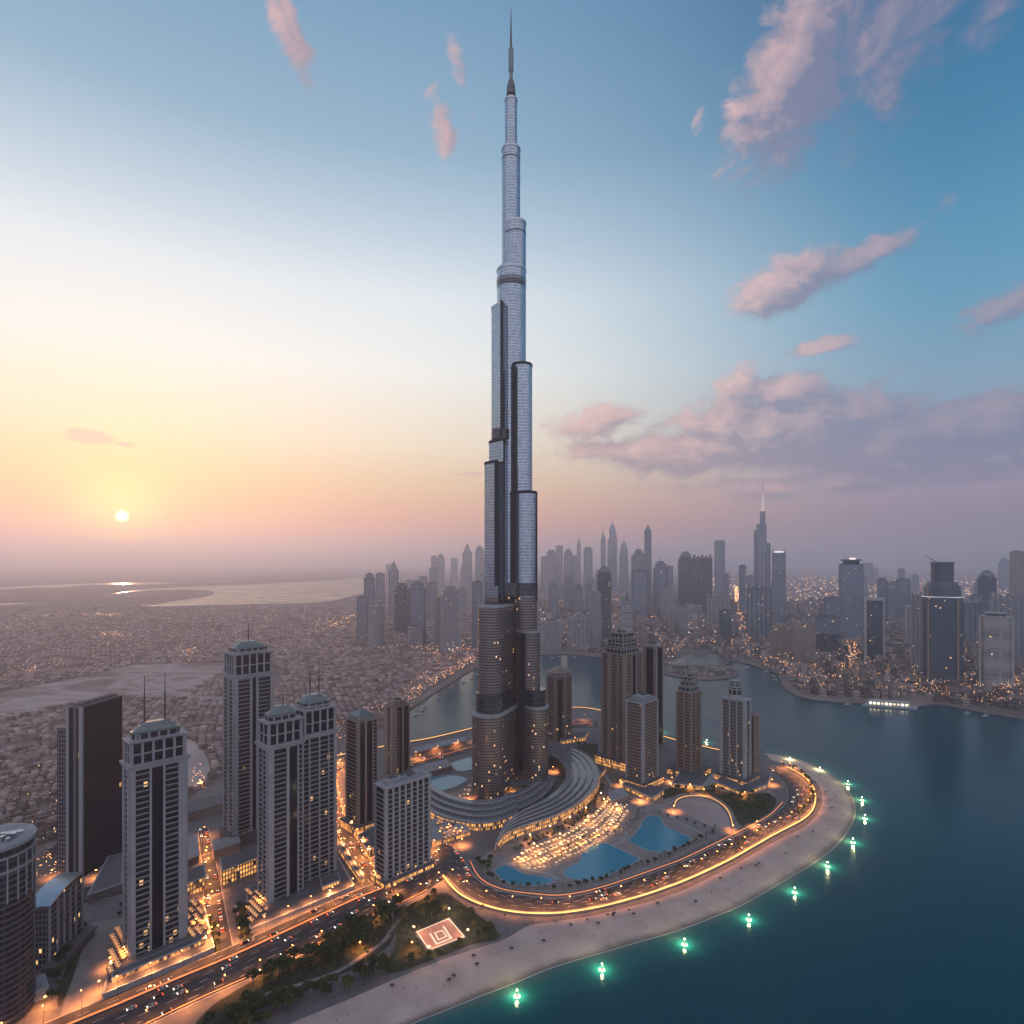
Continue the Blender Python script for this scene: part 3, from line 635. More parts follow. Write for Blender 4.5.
terraces('curved_podium', 'crescent podium with lit arcade left of the great tower foot', [(424, 805), (436, 814), (455, 820), (478, 823), (500, 820), (519, 812)],
         [(424, 784), (440, 795), (458, 802), (478, 805), (496, 803), (511, 797)], 4, 8, 13)
terraces('inner_podium', 'small curved terrace block between tower foot and crescent roof', [(517, 808), (530, 803), (543, 795), (552, 785), (555, 776)],
         [(508, 797), (518, 793), (528, 788), (536, 782), (541, 774)], 3, 7, 11, False)
sheet('deck', [(426, 796), (445, 794), (462, 789), (474, 782), (500, 800), (490, 806), (462, 806), (438, 801)], .4, M['dot_deck'], 'terrace dotted with small lamps before the tower foot', 40)

# ------------------------------------------------------------------ detailed towers
FAC = {}
FAC['blue'] = facade('tower_windows_blue', (.03, .034, .048), (.007, .011, .022), fh=3.6, bw=2.4, band=.12, mull=.12, lit=.006, ls=.9, grough=.15, gspec=.14, glow_low=.05)
FAC['tan'] = facade('tower_windows_tan', (.19, .15, .135), (.012, .012, .02), fh=3.6, bw=2.2, band=.42, mull=.35, lit=.008, ls=1.4, grough=.15, glow_low=.08, gspec=.15)
FAC['grid'] = facade('tower_windows_grid', (.15, .15, .175), (.012, .015, .025), fh=3.6, bw=2.2, band=.3, mull=.35, lit=.01, ls=1.2, grough=.15, glow_low=.05, gspec=.15)
FAC['crown'] = facade('crown_windows', (.26, .27, .30), (.015, .02, .03), fh=6.5, bw=5.5, band=.22, mull=.25, lit=0, gspec=.3)

def ntower(name, label, corner, d_py, wu, dv, top_py, yaw=45, H=None, mat_core='blue', mat_slab='slab', mat_pier='stone', pat=None, patw=None, crown='palace', fh=3.6, chamf=0, group=None, cat='tower', crown_h=14, slabs=True, ant=(), podium=None):
    """corner = pixel column of the nearest ground corner, d_py = pixel row of it; front runs wu metres along yaw, depth dv"""
    cx0, cy0 = G(corner, d_py); ya = R(yaw); U = Vector((math.cos(ya), math.sin(ya))); V = Vector((-math.sin(ya), math.cos(ya)))
    c = Vector((cx0, cy0)) + U * wu / 2 + V * dv / 2
    H = H or ZZ(top_py, cy0)
    t = tag(empty(name, (c.x, c.y, 0), ya), label, cat, group)
    P = cham(wu, dv, chamf) if chamf else rectp(wu, dv)
    m = MB(); m.prism(P, 0, H); m.build('glazing', FAC[mat_core], t)
    pat = pat or [('p', .1), ('s', .27), ('g', .26), ('s', .27), ('p', .1)]; patw = patw or pat
    sl_ = MB(); rail = MB()
    n = len(P)
    for i in range(n):
        a, b = Vector(P[i]), Vector(P[(i + 1) % n]); ln = (b - a).length; e = (b - a) / ln; nn = Vector((e.y, -e.x))
        pt = (pat if abs(e.x) > .9 else patw) if ln > 8 else [('s', 1)]
        tot = sum(w for _, w in pt); u = 0
        for kind, w in pt:
            u0 = u / tot * ln; u = u + w; u1 = u / tot * ln
            def quad(s0, s1, out): 
                p, q = a + e * s0, a + e * s1; return [tuple(p + nn * out), tuple(q + nn * out), tuple(q - nn * .4), tuple(p - nn * .4)]
            if kind in 'pP':
                mm = MB(); q = quad(u0, u1, 1.15 if kind == 'P' else .95)
                mm.prism([q[0], q[1], q[2], q[3]], 0, H - .5); mm.build('pier', M[mat_pier], t)
            elif kind == 'g':
                mm = MB(); mm.prism(quad(u0, u1, .12), 3, H - 3, bottom=True); mm.build('glass_strip', M['strip'], t)
            elif kind == 's' and slabs:
                z = 5.0
                while z < H - 3:
                    sl_.prism(quad(u0 + .15, u1 - .15, .8), z, z + .8, bottom=True); z += fh
            if kind == 'f':
                mm = MB(); mm.prism(quad(u0, u1, .3), 0, H - 1); mm.build('fin', M[mat_pier], t)
    if sl_.v: sl_.build('balconies', M[mat_slab], t)
    pm = M[mat_pier]
    if crown == 'palace':
        m = MB(); m.prism(offs(P, 1.9), H - .4, H + 1.5, bottom=True, poly2=offs(P, 2.3)); m.prism(offs(P, 1.1), H - 2.2, H - .4, bottom=True); m.build('cornice', pm, t)
        h2 = H + 1.5 + crown_h
        Q = offs(P, -.9); m = MB(); m.prism(Q, H + 1.5, h2, top=False); m.build('crown_glazing', M['strip'], t)
        fr = MB()
        for i in range(len(Q)):
            a, b = Vector(Q[i]), Vector(Q[(i + 1) % len(Q)]); ln = (b - a).length; e = (b - a) / ln; nn = Vector((e.y, -e.x)); k = max(1, round(ln / 6.2))
            for j in range(k + 1):
                p = a + e * (ln * j / k); w = 1.1 if j in (0, k) else .7
                fr.prism([tuple(p - e * w + nn * .75), tuple(p + e * w + nn * .75), tuple(p + e * w - nn * .3), tuple(p - e * w - nn * .3)], H + 1.45, h2 + .1)
        for zz in (H + 1.5 + crown_h * .42,): fr.prism(offs(Q, .5), zz, zz + .9, bottom=True)
        fr.build('crown_frame', pm, t)
        m = MB(); m.prism(offs(P, .6), h2, h2 + 1.3, bottom=True, poly2=offs(P, 1.2)); m.prism(offs(P, -.8), h2 + 1.29, h2 + 1.6); m.build('cornice', pm, t)
        w_, d_ = wu - 5, dv - 5; m = MB(); m.prism(cham(w_, d_, 2.5), h2 + 1.5, h2 + 5, top=True); m.build('attic', FAC['crown'], t)
        m = MB(); m.prism(cham(w_ + 1, d_ + 1, 3), h2 + 5, h2 + 6, bottom=True); m.prism(cham(w_ - 1, d_ - 1, 3), h2 + 6, h2 + 9, poly2=cham(w_ * .72, d_ * .72, 3)); m.prism(cham(w_ * .66, d_ * .66, 3), h2 + 9, h2 + 11, poly2=cham(w_ * .5, d_ * .5, 2.5)); m.build('roof', M['teal'], t)
        zt = h2 + 11
    elif crown == 'flat':
        m = MB(); m.prism(offs(P, 1.1), H - .6, H + .9, bottom=True); m.build('cornice', pm, t)
        m = MB(); m.prism(offs(P, -1.2), H + .85, H + 1.1); m.prism(offs(P, -4.2), H + 1.1, H + 3.2); m.build('roof', M['roof'], t)
        m = MB(); random.seed(int(wu * 10))
        for k in range(9): m.box(random.uniform(-.26, .26) * wu, random.uniform(-.22, .22) * dv, H + 3.1, random.uniform(1.5, 4), random.uniform(1.5, 3), H + random.uniform(4, 5.6))
        m.build('roof_plant', M['roof_d'], t); zt = H + 5
    elif crown == 'pyramid':
        m = MB(); m.prism(offs(P, .9), H - .5, H + .8, bottom=True); m.build('cornice', pm, t)
        m = MB(); m.prism(offs(P, -1.4), H + .8, H + 3.4, top=True); m.build('attic', FAC['crown'], t)
        m = MB(); m.prism(offs(P, -1), H + 3.4, H + 4, bottom=True); m.prism(offs(P, -1.5), H + 4, H + 4 + crown_h, poly2=[(x * .14, y * .14) for x, y in P]); m.build('roof', M['teal'], t)
        m = MB(); m.tube((0, 0, H + 3 + crown_h), (0, 0, H + 8 + crown_h), .5, .15); m.build('finial', M['dsteel'], t); zt = H + 8
    elif crown == 'stack':
        m = MB(); m.prism(offs(P, .8), H - .5, H + .8, bottom=True); m.build('cornice', pm, t)
        z = H + .8; k = .82
        for j in range(3):
            hh = crown_h / 3; Q = [(x * k, y * k) for x, y in P]
            m = MB(); m.prism(Q, z, z + hh - .9, top=False); m.build('crown_storey', FAC['crown'], t)
            m = MB(); m.prism(offs(Q, .7), z + hh - .9, z + hh, bottom=True); m.build('cornice', pm, t); z += hh; k *= .84
        m = MB(); [m.box(random.uniform(-.15, .15) * wu, random.uniform(-.15, .15) * dv, z - .1, 3, 2.4, z + 2.6) for _ in range(4)]; m.build('roof_plant', M['roof_d'], t); zt = z
    elif crown == 'drum':
        m = MB(); m.prism(offs(P, .8), H - .5, H + .8, bottom=True); m.build('cornice', pm, t)
        z = H + .8; r = min(wu, dv) * .47
        for j, (rr, hh) in enumerate(((r, 5), (r * .92, 8), (r * .98, 1.6), (r * .8, 5))):
            m = MB(); m.prism(circ(rr, 26), z, z + hh, bottom=True); m.build('drum', FAC['crown'] if j in (1, 3) else pm, t); z += hh
        m = MB()
        for k in range(10): a = 2 * math.pi * k / 10; m.box(r * .84 * math.cos(a), r * .84 * math.sin(a), z - 1, 1, 1, z + 1.8, a)
        m.prism(circ(r * .6, 20), z, z + .8); m.build('crown_ring', pm, t); zt = z
    for (ax, ay, ah) in ant:
        m = MB(); m.tube((ax * wu, ay * dv, zt - 6), (ax * wu, ay * dv, zt + ah * .6), .5, .45); m.tube((ax * wu, ay * dv, zt + ah * .6), (ax * wu, ay * dv, zt + ah), .3, .18); m.build('antenna', M['dsteel'], t)
    if podium:
        ex, ph, litp = podium
        Q = offs(P, ex); m = MB(); m.prism(Q, 0, ph, top=False); m.build('podium', M['arcade'] if litp else M['stone_d'], t)
        m = MB(); m.prism(offs(Q, .5), ph, ph + 1.2, bottom=True); m.build('podium_roof', M['roof_d'], t)
    return t
PA = [('p', .09), ('s', .24), ('p', .04), ('g', .2), ('p', .04), ('s', .24), ('p', .15)]
PB = [('p', .16), ('s', .36), ('p', .08), ('g', .24), ('p', .04), ('s', .12)]
ntower('apartment_tower', 'blue-grey stone tower with twin antenna masts, in front of the dark slab tower', 130, 965, 32, 15, 0, H=ZZ(768, 373), pat=PA, patw=[('p', .3), ('s', .5), ('p', .2)], ant=((-.2, 0, 30), (.17, 0, 30)), crown_h=13)
ntower('apartment_tower', 'tallest of the left stone towers, domed top, standing behind the antenna tower', 234, 847, 34, 24, 0, H=ZZ(677, 528), pat=[('p', .1), ('s', .3), ('p', .06), ('g', .1), ('p', .06), ('s', .32), ('p', .06)], ant=((0, 0, 16),), crown_h=17, podium=(3, 9, False))
ntower('apartment_tower', 'left one of the joined pair of stone towers, flat square crown', 268, 909, 26, 17, 0, H=ZZ(748, 433), pat=PB, patw=[('p', .12), ('s', .38), ('p', .05), ('s', .35), ('p', .1)], ant=((.1, .1, 12), (-.3, .1, 9)), crown_h=15)
ntower('apartment_tower', 'right one of the joined pair of stone towers, domed with two masts', 304, 888, 27, 22, 0, H=ZZ(741, 450), pat=[('s', .14), ('p', .04), ('s', .26), ('p', .04), ('s', .26), ('p', .03), ('s', .14), ('p', .09)], ant=((-.12, 0, 22), (.16, .0, 22)), crown_h=17)
PK = [('p', .06), ('s', .2), ('p', .05), ('g', .16), ('p', .05), ('s', .22), ('p', .05)]
ntower('apartment_tower', 'slim brown-grey tower with small hipped roof, right of the joined pair', 358, 834, 20, 21, 0, H=ZZ(722, 553), pat=[('p', .08), ('g', .26), ('p', .1), ('g', .3), ('p', .06), ('s', .2)], patw=[('p', .1), ('s', .8), ('p', .1)], mat_slab='slab_w', mat_pier='stone_w', crown='pyramid', crown_h=5, podium=(4, 7, True))
ntower('apartment_tower', 'small reddish slim tower by the lagoon corner, behind the ribbed block', 393, 776, 23, 17, 0, H=ZZ(708, 700), pat=[('p', .22), ('s', .2), ('g', .12), ('p', .1), ('g', .3), ('p', .06)], patw=[('p', .4), ('s', .3), ('p', .3)], mat_slab='slab_w', mat_pier='stone_w', crown='stack', crown_h=5)
rib = [x for k in range(7) for x in (('f', .05), ('s', .1))] + [('f', .05)]
ntower('office_block', 'broad dark ribbed block with flat pale roof beside the avenue', 386, 887.5, 42, 15, 0, H=ZZ(789, 461), pat=rib, patw=[('p', .12), ('s', .76), ('p', .12)], mat_slab='slab', mat_pier='stone', crown='flat', cat='block', podium=(2.5, 4, True))
PW = [('p', .06), ('s', .16), ('p', .04), ('s', .16), ('p', .06)]
ntower('apartment_tower', 'tallest tan tower right of the great tower, gridded stepped crown', 624, 770, 40, 33, 0, H=ZZ(655, 724), pat=[('p', .08), ('s', .22), ('p', .04), ('g', .14), ('p', .04), ('s', .22), ('p', .05)], patw=[('p', .08), ('s', .16), ('P', .16), ('s', .22), ('p', .06), ('s', .14), ('p', .06)], mat_core='tan', mat_slab='slab_w', mat_pier='stone_w', crown='stack', crown_h=24, podium=(6, 10, True))
ntower('apartment_tower', 'narrow tower with dark glass face hidden behind the tallest tan tower', 655, 748, 20, 18, 0, H=ZZ(647, 806), pat=[('p', .2), ('g', .5), ('p', .1)], mat_core='tan', mat_slab='slab_w', mat_pier='stone_w', crown='flat')
ntower('apartment_tower', 'mid-height tan block in front of the tallest tan tower', 643, 790, 30, 22, 0, H=ZZ(704, 658), pat=[('p', .08), ('s', .84), ('p', .08)], patw=[('p', .1), ('s', .8), ('p', .1)], mat_core='tan', mat_slab='slab_w', mat_pier='stone', crown='stack', crown_h=5, podium=(5, 7, True))
ntower('apartment_tower', 'brown tower with ragged stepped crown and one thin mast', 692, 778, 22, 20, 0, H=ZZ(694, 694), pat=[('s', .3), ('p', .06), ('s', .3), ('p', .2)], patw=[('p', .06), ('s', .24), ('p', .05), ('s', .24), ('p', .06)], mat_core='tan', mat_slab='slab_w', mat_pier='stone_w', crown='stack', crown_h=17, ant=((-.1, 0, 22),), podium=(8, 6, True))
ntower('apartment_tower', 'grey tower topped by a round drum, nearest to the beach tip', 744, 785, 17, 28, 0, H=ZZ(702, 672), pat=[('p', .3), ('s', .5), ('p', .2)], patw=[('p', .12), ('s', .24), ('p', .05), ('s', .24), ('p', .05), ('s', .2), ('p', .05)], mat_core='grid', mat_slab='slab_w', mat_pier='stone', crown='drum', podium=(7, 6, True))
ntower('apartment_tower', 'lower wing tower joined to the right of the drum-topped one', 754, 776, 14, 24, 0, H=ZZ(717, 700), pat=[('p', .12), ('s', .3), ('p', .08), ('s', .3), ('p', .1)], patw=[('s', .3)], mat_core='tan', mat_slab='slab_w', mat_pier='stone_w', crown='stack', crown_h=5)
# octagonal tower
t9 = empty('apartment_tower', (*G(559, 738), 0)); tag(t9, 'tan octagonal tower with low pyramid roof beside the great tower', 'tower')
P9 = [(x * 1, y) for x, y in circ(18.5, 8, a0=math.pi/8)]; H9 = ZZ(677, 835)
m = MB(); m.prism(P9, 0, H9); m.build('glazing', FAC['tan'], t9)
for i in range(8):
    a, b = Vector(P9[i]), Vector(P9[(i+1) % 8]); e = (b - a).normalized(); nn = Vector((e.y, -e.x))
    for s0, s1 in ((0, 1.6), ((b-a).length - 1.6, (b-a).length)):
        m = MB(); p, q = a + e * s0, a + e * s1; m.prism([tuple(p + nn * .6), tuple(q + nn * .6), tuple(q - nn * .3), tuple(p - nn * .3)], 0, H9 - .3); m.build('pier', M['stone_w'], t9)
    if i in (5, ): m = MB(); p, q = a + e * 5, b - e * 5; m.prism([tuple(p + nn * .4), tuple(q + nn * .4), tuple(q - nn * .3), tuple(p - nn * .3)], 0, H9 - 4); m.build('glass_strip', M['strip'], t9)
m = MB(); m.prism(offs(P9, 1), H9 - .5, H9 + 1, bottom=True); m.build('cornice', M['stone_w'], t9)
m = MB(); m.prism(offs(P9, -1.5), H9 + 1, H9 + 4); m.build('attic', FAC['crown'], t9)
m = MB(); m.prism(offs(P9, -.8), H9 + 4, H9 + 4.8, bottom=True); m.prism(offs(P9, -1.5), H9 + 4.8, ZZ(665, 852), poly2=circ(1, 8, a0=math.pi/8)); m.build('roof', M['stone_w'], t9)
# dark slab tower
FAC['black'] = facade('black_curtain_wall', (.016, .021, .038), (.006, .009, .02), fh=3.8, bw=3.0, band=.06, mull=.22, lit=.002, ls=1.0, grough=.12, wrough=.3, gspec=.1)
dx, dy = G(82, 878); t1 = empty('office_tower', (dx, dy, 0), math.atan2(42, 4)); tag(t1, 'black glass slab tower with pale end wall at the far left', 'tower')
Ht = ZZ(708, 475); m = MB(); m.prism([(0, 0), (43, 0), (43, 13), (0, 13)], 0, Ht); m.build('glazing', FAC['black'], t1)
m = MB(); m.prism([(-.8, -.5), (1, -.5), (1, 2.2), (-.8, 2.2)], 0, Ht + 1); m.build('corner_pier', M['stone'], t1)
m = MB(); m.prism([(-.7, 4.2), (.5, 4.2), (.5, 7), (-.7, 7)], 0, Ht + .6); m.build('pier', M['stone_d'], t1)
m = MB(); m.prism([(-.7, 11), (.5, 11), (.5, 13.3), (-.7, 13.3)], 0, Ht + .6); m.build('pier', M['stone'], t1)
m = MB(); m.prism([(-.6, -.4), (43.5, -.4), (43.5, 13.4), (-.6, 13.4)], Ht, Ht + 1, bottom=True); m.build('parapet', M['stone_d'], t1)
m = MB(); m.prism([(2, 1.5), (41, 1.5), (41, 11.5), (2, 11.5)], Ht + .95, Ht + 1.3)
for k in range(12): m.box(4 + k * 3.2, 6.5, Ht + 1.2, 2, 7, Ht + 2.6)
m.build('roof', M['roof_d'], t1)
m = MB(); m.prism([(3, 13), (30, 13), (30, 24), (3, 24)], 0, ZZ(729, 480)); m.build('wing', FAC['grid'], t1)
m = MB(); m.prism([(2.6, 13.05), (30.4, 13.05), (30.4, 24.4), (2.6, 24.4)], ZZ(729, 480), ZZ(729, 480) + 1.2, bottom=True); m.build('wing_parapet', M['stone_d'], t1)
# round tower at the left edge
rx, ry = XX(-8, 330), 330.0; t0 = empty('office_tower', (rx, ry, 0)); tag(t0, 'round tower with pale flat roof cut by the left edge of the picture', 'tower'); H0 = ZZ(840, 330)
FAC['round'] = facade('round_tower_windows', (.06, .066, .09), (.010, .015, .03), fh=3.4, bw=7.5, band=.28, mull=.06, lit=.002, ls=1.0, gspec=.3)
m = MB(); m.prism(circ(18.5, 48), 0, H0); m.build('glazing', FAC['round'], t0)
m = MB(); z = 4
while z < H0 - 14:
    m.prism(circ(19.0, 48), z, z + .8, bottom=True); z += 3.4
m.build('sun_shades', M['stone_d'], t0)
m = MB(); m.prism(circ(19.1, 48), H0 - 13.5, H0 - 12.3, bottom=True); m.prism(circ(19.1, 48), H0 - 6, H0 - 5, bottom=True); m.prism(circ(19.3, 48), H0 - 1, H0 + 1, top=True, bottom=True); m.build('cornice', M['stone'], t0)
m = MB(); m.prism(circ(17.8, 48), H0 + 1, H0 + 1.25); m.build('roof', M['roof'], t0)
m = MB(); [m.box(6 + 3 * (k % 3), -4 + 4 * (k // 3), H0 + 1.2, 2, 2.6, H0 + 3 + (k % 2)) for k in range(6)]; m.tube((7, 0, H0 + 3.4), (14, 4, H0 + 3.4), .9); m.build('roof_plant', M['steel'], t0)
m = MB()
for k in range(24): a = 2 * math.pi * k / 24; m.box(19.0 * math.cos(a), 19.0 * math.sin(a), H0 - 30, .5, .7, H0 - 6, a)
m.build('mullions', M['stone'], t0)
# small block with sloping curved roof
cx, cy = G(49, 971); tb = empty('office_block', (cx, cy, 0), R(96)); tag(tb, 'small glass block with curved sloping roof beside the round tower', 'block'); hb = ZZ(905, 366)
m = MB(); prof = []
for k in range(9): f = k / 8; prof.append((f * 34, hb - 2 + 4.5 * math.sin(f * 2.2)))
for (x0, z0), (x1, z1) in zip(prof, prof[1:]):
    m.face([(x0, 0, 0), (x1, 0, 0), (x1, 0, z1), (x0, 0, z0)], [(x0, 0), (x1, 0), (x1, z1), (x0, z0)]); m.face([(x1, 13, 0), (x0, 13, 0), (x0, 13, z0), (x1, 13, z1)], [(x0, 0), (x1, 0), (x1, z1), (x0, z0)])
m.face([(0, 13, 0), (0, 0, 0), (0, 0, prof[0][1]), (0, 13, prof[0][1])], [(0, 0), (13, 0), (13, hb), (0, hb)]); m.face([(34, 0, 0), (34, 13, 0), (34, 13, prof[-1][1]), (34, 0, prof[-1][1])])
m.build('glazing', FAC['grid'], tb)
m = MB()
for (x0, z0), (x1, z1) in zip(prof, prof[1:]):
    m.face([(x0, -.8, z0 + .9), (x1, -.8, z1 + .9), (x1, 13.8, z1 + .9), (x0, 13.8, z0 + .9)]); m.face([(x0, -.8, z0), (x1, -.8, z1), (x1, -.8, z1 + .9), (x0, -.8, z0 + .9)])
m.face([(0, 13.8, prof[0][1]), (0, -.8, prof[0][1]), (0, -.8, prof[0][1] + .9), (0, 13.8, prof[0][1] + .9)]); m.build('roof', M['steel'], tb)
for x in (0, 8, 14, 20, 26, 33): m = MB(); m.box(x, -.3, 0, .9, 1.1, hb - 1); m.build('fin', M['stone'], tb)
m = MB(); m.box(14, -3.5, 0, 40, 8, 5); m.box(14, -3.8, 5, 42, 9.5, 6.2); m.build('podium', M['stone_d'], tb)
# ------------------------------------------------------------------ towers across the water and on the horizon
BG = {}
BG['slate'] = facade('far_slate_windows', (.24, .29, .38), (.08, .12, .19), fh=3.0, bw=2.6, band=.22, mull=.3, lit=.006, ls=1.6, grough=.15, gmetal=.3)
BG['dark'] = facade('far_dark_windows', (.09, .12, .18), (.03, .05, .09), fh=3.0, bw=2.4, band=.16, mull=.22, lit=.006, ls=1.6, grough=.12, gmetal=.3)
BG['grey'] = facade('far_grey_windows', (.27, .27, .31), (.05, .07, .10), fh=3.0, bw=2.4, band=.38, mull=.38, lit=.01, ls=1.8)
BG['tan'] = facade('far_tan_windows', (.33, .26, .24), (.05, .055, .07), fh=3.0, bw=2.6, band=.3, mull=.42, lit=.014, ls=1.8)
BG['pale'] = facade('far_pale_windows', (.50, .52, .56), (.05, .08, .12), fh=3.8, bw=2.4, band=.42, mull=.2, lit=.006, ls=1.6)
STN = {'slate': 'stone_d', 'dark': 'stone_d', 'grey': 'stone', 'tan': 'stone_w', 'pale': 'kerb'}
FOOT = []
BGT = [
 # x0, x1, top, base, kind, colour, label
 (356, 367, 598, 641, 'flat', 'slate', 'left tower of the tight trio at the left end of the far towers'),
 (363, 374, 573, 634, 'step', 'slate', 'tallest, middle tower of the tight trio at the left end of the far towers'),
 (367, 383, 602, 648, 'drum', 'grey', 'low round-topped tower in front of the tight trio left of the lagoon'),
 (375, 384, 574, 620, 'flat', 'slate', 'faint flat tower right behind the tight trio left of the lagoon'),
 (388, 398, 561, 616, 'point', 'slate', 'faint tower with pointed hat, left of the lagoon'),
 (393, 408, 583, 634, 'step', 'dark', 'dark blunt tower with stepped top, left of the great tower'),
 (408, 425, 581, 646, 'step', 'slate', 'slate tower with ragged crown between two darker ones, left of the great tower'),
 (407, 421, 628, 648, 'flat', 'grey', 'low block at the foot of the slate tower left of the great tower'),
 (427, 436, 583, 620, 'flat', 'slate', 'faint flat tower behind the twin-width block left of the great tower'),
 (434, 443, 600, 650, 'flat', 'grey', 'narrow lower half of the wide pale pair left of the great tower'),
 (440, 460, 586, 653, 'step', 'grey', 'widest pale ribbed tower left of the great tower'),
 (462, 472, 543, 592, 'point', 'slate', 'tall faint tower with pointed crown just left of the great tower'),
 (472, 482, 583, 648, 'flat', 'slate', 'tower half hidden by the left edge of the great tower'),
 (475, 484, 546, 594, 'step', 'slate', 'faint stepped tower touching the left edge of the great tower'),
 (458, 466, 588, 610, 'flat', 'slate', 'small faint block left of the pointed faint tower'),
 (541, 548, 557, 592, 'flat', 'slate', 'faint blunt tower first right of the great tower'),
 (547, 556, 550, 594, 'drum', 'slate', 'faint rounded tower second right of the great tower'),
 (556, 563, 546, 590, 'flat', 'slate', 'faint flat-topped tower third right of the great tower'),
 (564, 573, 549, 592, 'step', 'slate', 'faint stepped tower fourth right of the great tower'),
 (572, 577, 556, 590, 'flat', 'slate', 'short faint tower before the needle-topped one'),
 (577, 581, 538, 588, 'needle', 'slate', 'thin faint needle tower among the faint skyline'),
 (584, 593, 547, 592, 'drum', 'slate', 'faint round-topped tower right of the thin needle one'),
 (601, 606, 532, 592, 'needle', 'slate', 'faint tower with long mast left of the bullet-shaped one'),
 (608, 618, 523, 591, 'bullet', 'slate', 'tallest faint bullet-shaped tower of the far skyline'),
 (620, 629, 541, 593, 'bullet', 'slate', 'shorter bullet-shaped tower right of the tallest faint one'),
 (598, 612, 566, 642, 'domed', 'dark', 'dark tower with domed cap above the low blocks by the lagoon'),
 (591, 602, 592, 650, 'drum', 'grey', 'pale round-capped tower left of the dark domed one by the lagoon'),
 (541, 562, 622, 650, 'flat', 'grey', 'wide low block on the lagoon shore right of the great tower'),
 (568, 591, 617, 649, 'ribs', 'grey', 'wide ribbed block on the lagoon shore beside the round-capped tower'),
 (586, 592, 585, 622, 'flat', 'slate', 'thin faint slab behind the round-capped tower'),
 (565, 573, 578, 615, 'flat', 'slate', 'grey slab above the wide ribbed lagoon block'),
 (574, 583, 584, 622, 'step', 'slate', 'stepped grey tower above the wide ribbed lagoon block'),
 (549, 558, 582, 618, 'step', 'slate', 'dim stepped tower behind the wide low lagoon block'),
 (622, 633, 592, 668, 'cage', 'grey', 'slim pale latticed tower rising behind the tallest tan tower'),
 (632, 640, 556, 600, 'flat', 'slate', 'faint flat tower between bullet-shaped and slim peaked ones'),
 (634, 645, 549, 606, 'step', 'slate', 'faint stepped tower left of the slim peaked one'),
 (645, 652, 524, 612, 'point', 'slate', 'slim peaked tower, second tallest of the faint skyline'),
 (633, 650, 571, 620, 'flat', 'slate', 'broad faint block below the slim peaked tower'),
 (655, 669, 561, 616, 'step', 'slate', 'blocky slate tower left of the dark domed neighbour'),
 (662, 672, 588, 620, 'flat', 'grey', 'low grey slab in front of the blocky slate tower'),
 (680, 694, 551, 610, 'domed', 'dark', 'dark tower with round domed top left of the twin-crowned one'),
 (695, 714, 557, 616, 'ribs', 'dark', 'broad dark tower with serrated crown beside the domed one'),
 (716, 726, 541, 600, 'flat', 'slate', 'tall plain faint slab tower left of the glowing street'),
 (740, 747, 565, 614, 'drum', 'slate', 'slim rounded tower right beside the glowing street'),
 (671, 690, 607, 633, 'ribs', 'grey', 'low ribbed block in front of the dark domed tower'),
 (690, 703, 606, 626, 'flat', 'grey', 'low flat block under the serrated tower'),
 (710, 732, 598, 626, 'ribs', 'grey', 'low wide block left of the glowing street'),
 (721, 733, 611, 643, 'flat', 'dark', 'small dark block standing before the low wide block at the glowing street'),
 (757, 772, 506, 612, 'super', 'slate', 'supertall stepped tower with lit spire on the right'),
 (751, 774, 587, 640, 'ribs', 'slate', 'broad rounded block at the foot of the supertall tower'),
 (775, 787, 549, 625, 'notch', 'slate', 'sharp-edged glass tower with bright notched top beside the supertall one'),
 (774, 793, 624, 660, 'step', 'tan', 'brown stepped block above the right shore'),
 (798, 818, 623, 666, 'ribs', 'tan', 'tan ribbed block above the right shore, paired with the brown one'),
 (820, 845, 615, 654, 'round', 'slate', 'low wide round block with darker lower half'),
 (828, 843, 598, 630, 'flat', 'slate', 'dim slab behind the low wide round block'),
 (845, 867, 556, 641, 'capped', 'slate', 'big slate tower with glowing cap, left of the white-framed block'),
 (870, 887, 600, 662, 'framed', 'dark', 'dark block with white frame edge right of the big capped tower'),
 (880, 890, 578, 622, 'drum', 'slate', 'faint rounded tower behind the white-framed block'),
 (890, 900, 583, 624, 'flat', 'slate', 'faint flat tower right of the faint rounded one behind the framed block'),
 (900, 912, 580, 622, 'flat', 'slate', 'faint broad slab left of the ribbed pale tower'),
 (909, 918, 607, 644, 'framed', 'grey', 'small pale framed tower left of the ribbed pale tower'),
 (917, 935, 594, 671, 'ribs', 'grey', 'ribbed pale tower just left of the huge dark capped one'),
 (935, 969, 584, 687, 'cylcap', 'dark', 'huge dark glass tower with cylinder cap near the right shore'),
 (975, 985, 596, 640, 'flat', 'slate', 'dim slab right of the huge dark capped tower'),
 (973, 996, 603, 647, 'ribs', 'slate', 'broad ribbed slate tower under the dome-topped one at right'),
 (984, 999, 570, 634, 'domed', 'dark', 'dome-topped dark tower above the broad ribbed slate one at right'),
 (1015, 1026, 552, 622, 'flat', 'tan', 'bright-edged faint tower at the right picture edge'),
 (1003, 1030, 597, 668, 'ribs', 'grey', 'wide ribbed tower at the right picture edge'),
 (991, 1017, 617, 689, 'balc', 'pale', 'pale tower with banded balconies near the right edge'),
 (1040, 1060, 600, 660, 'step', 'slate', 'slate tower just beyond the right edge'),
]
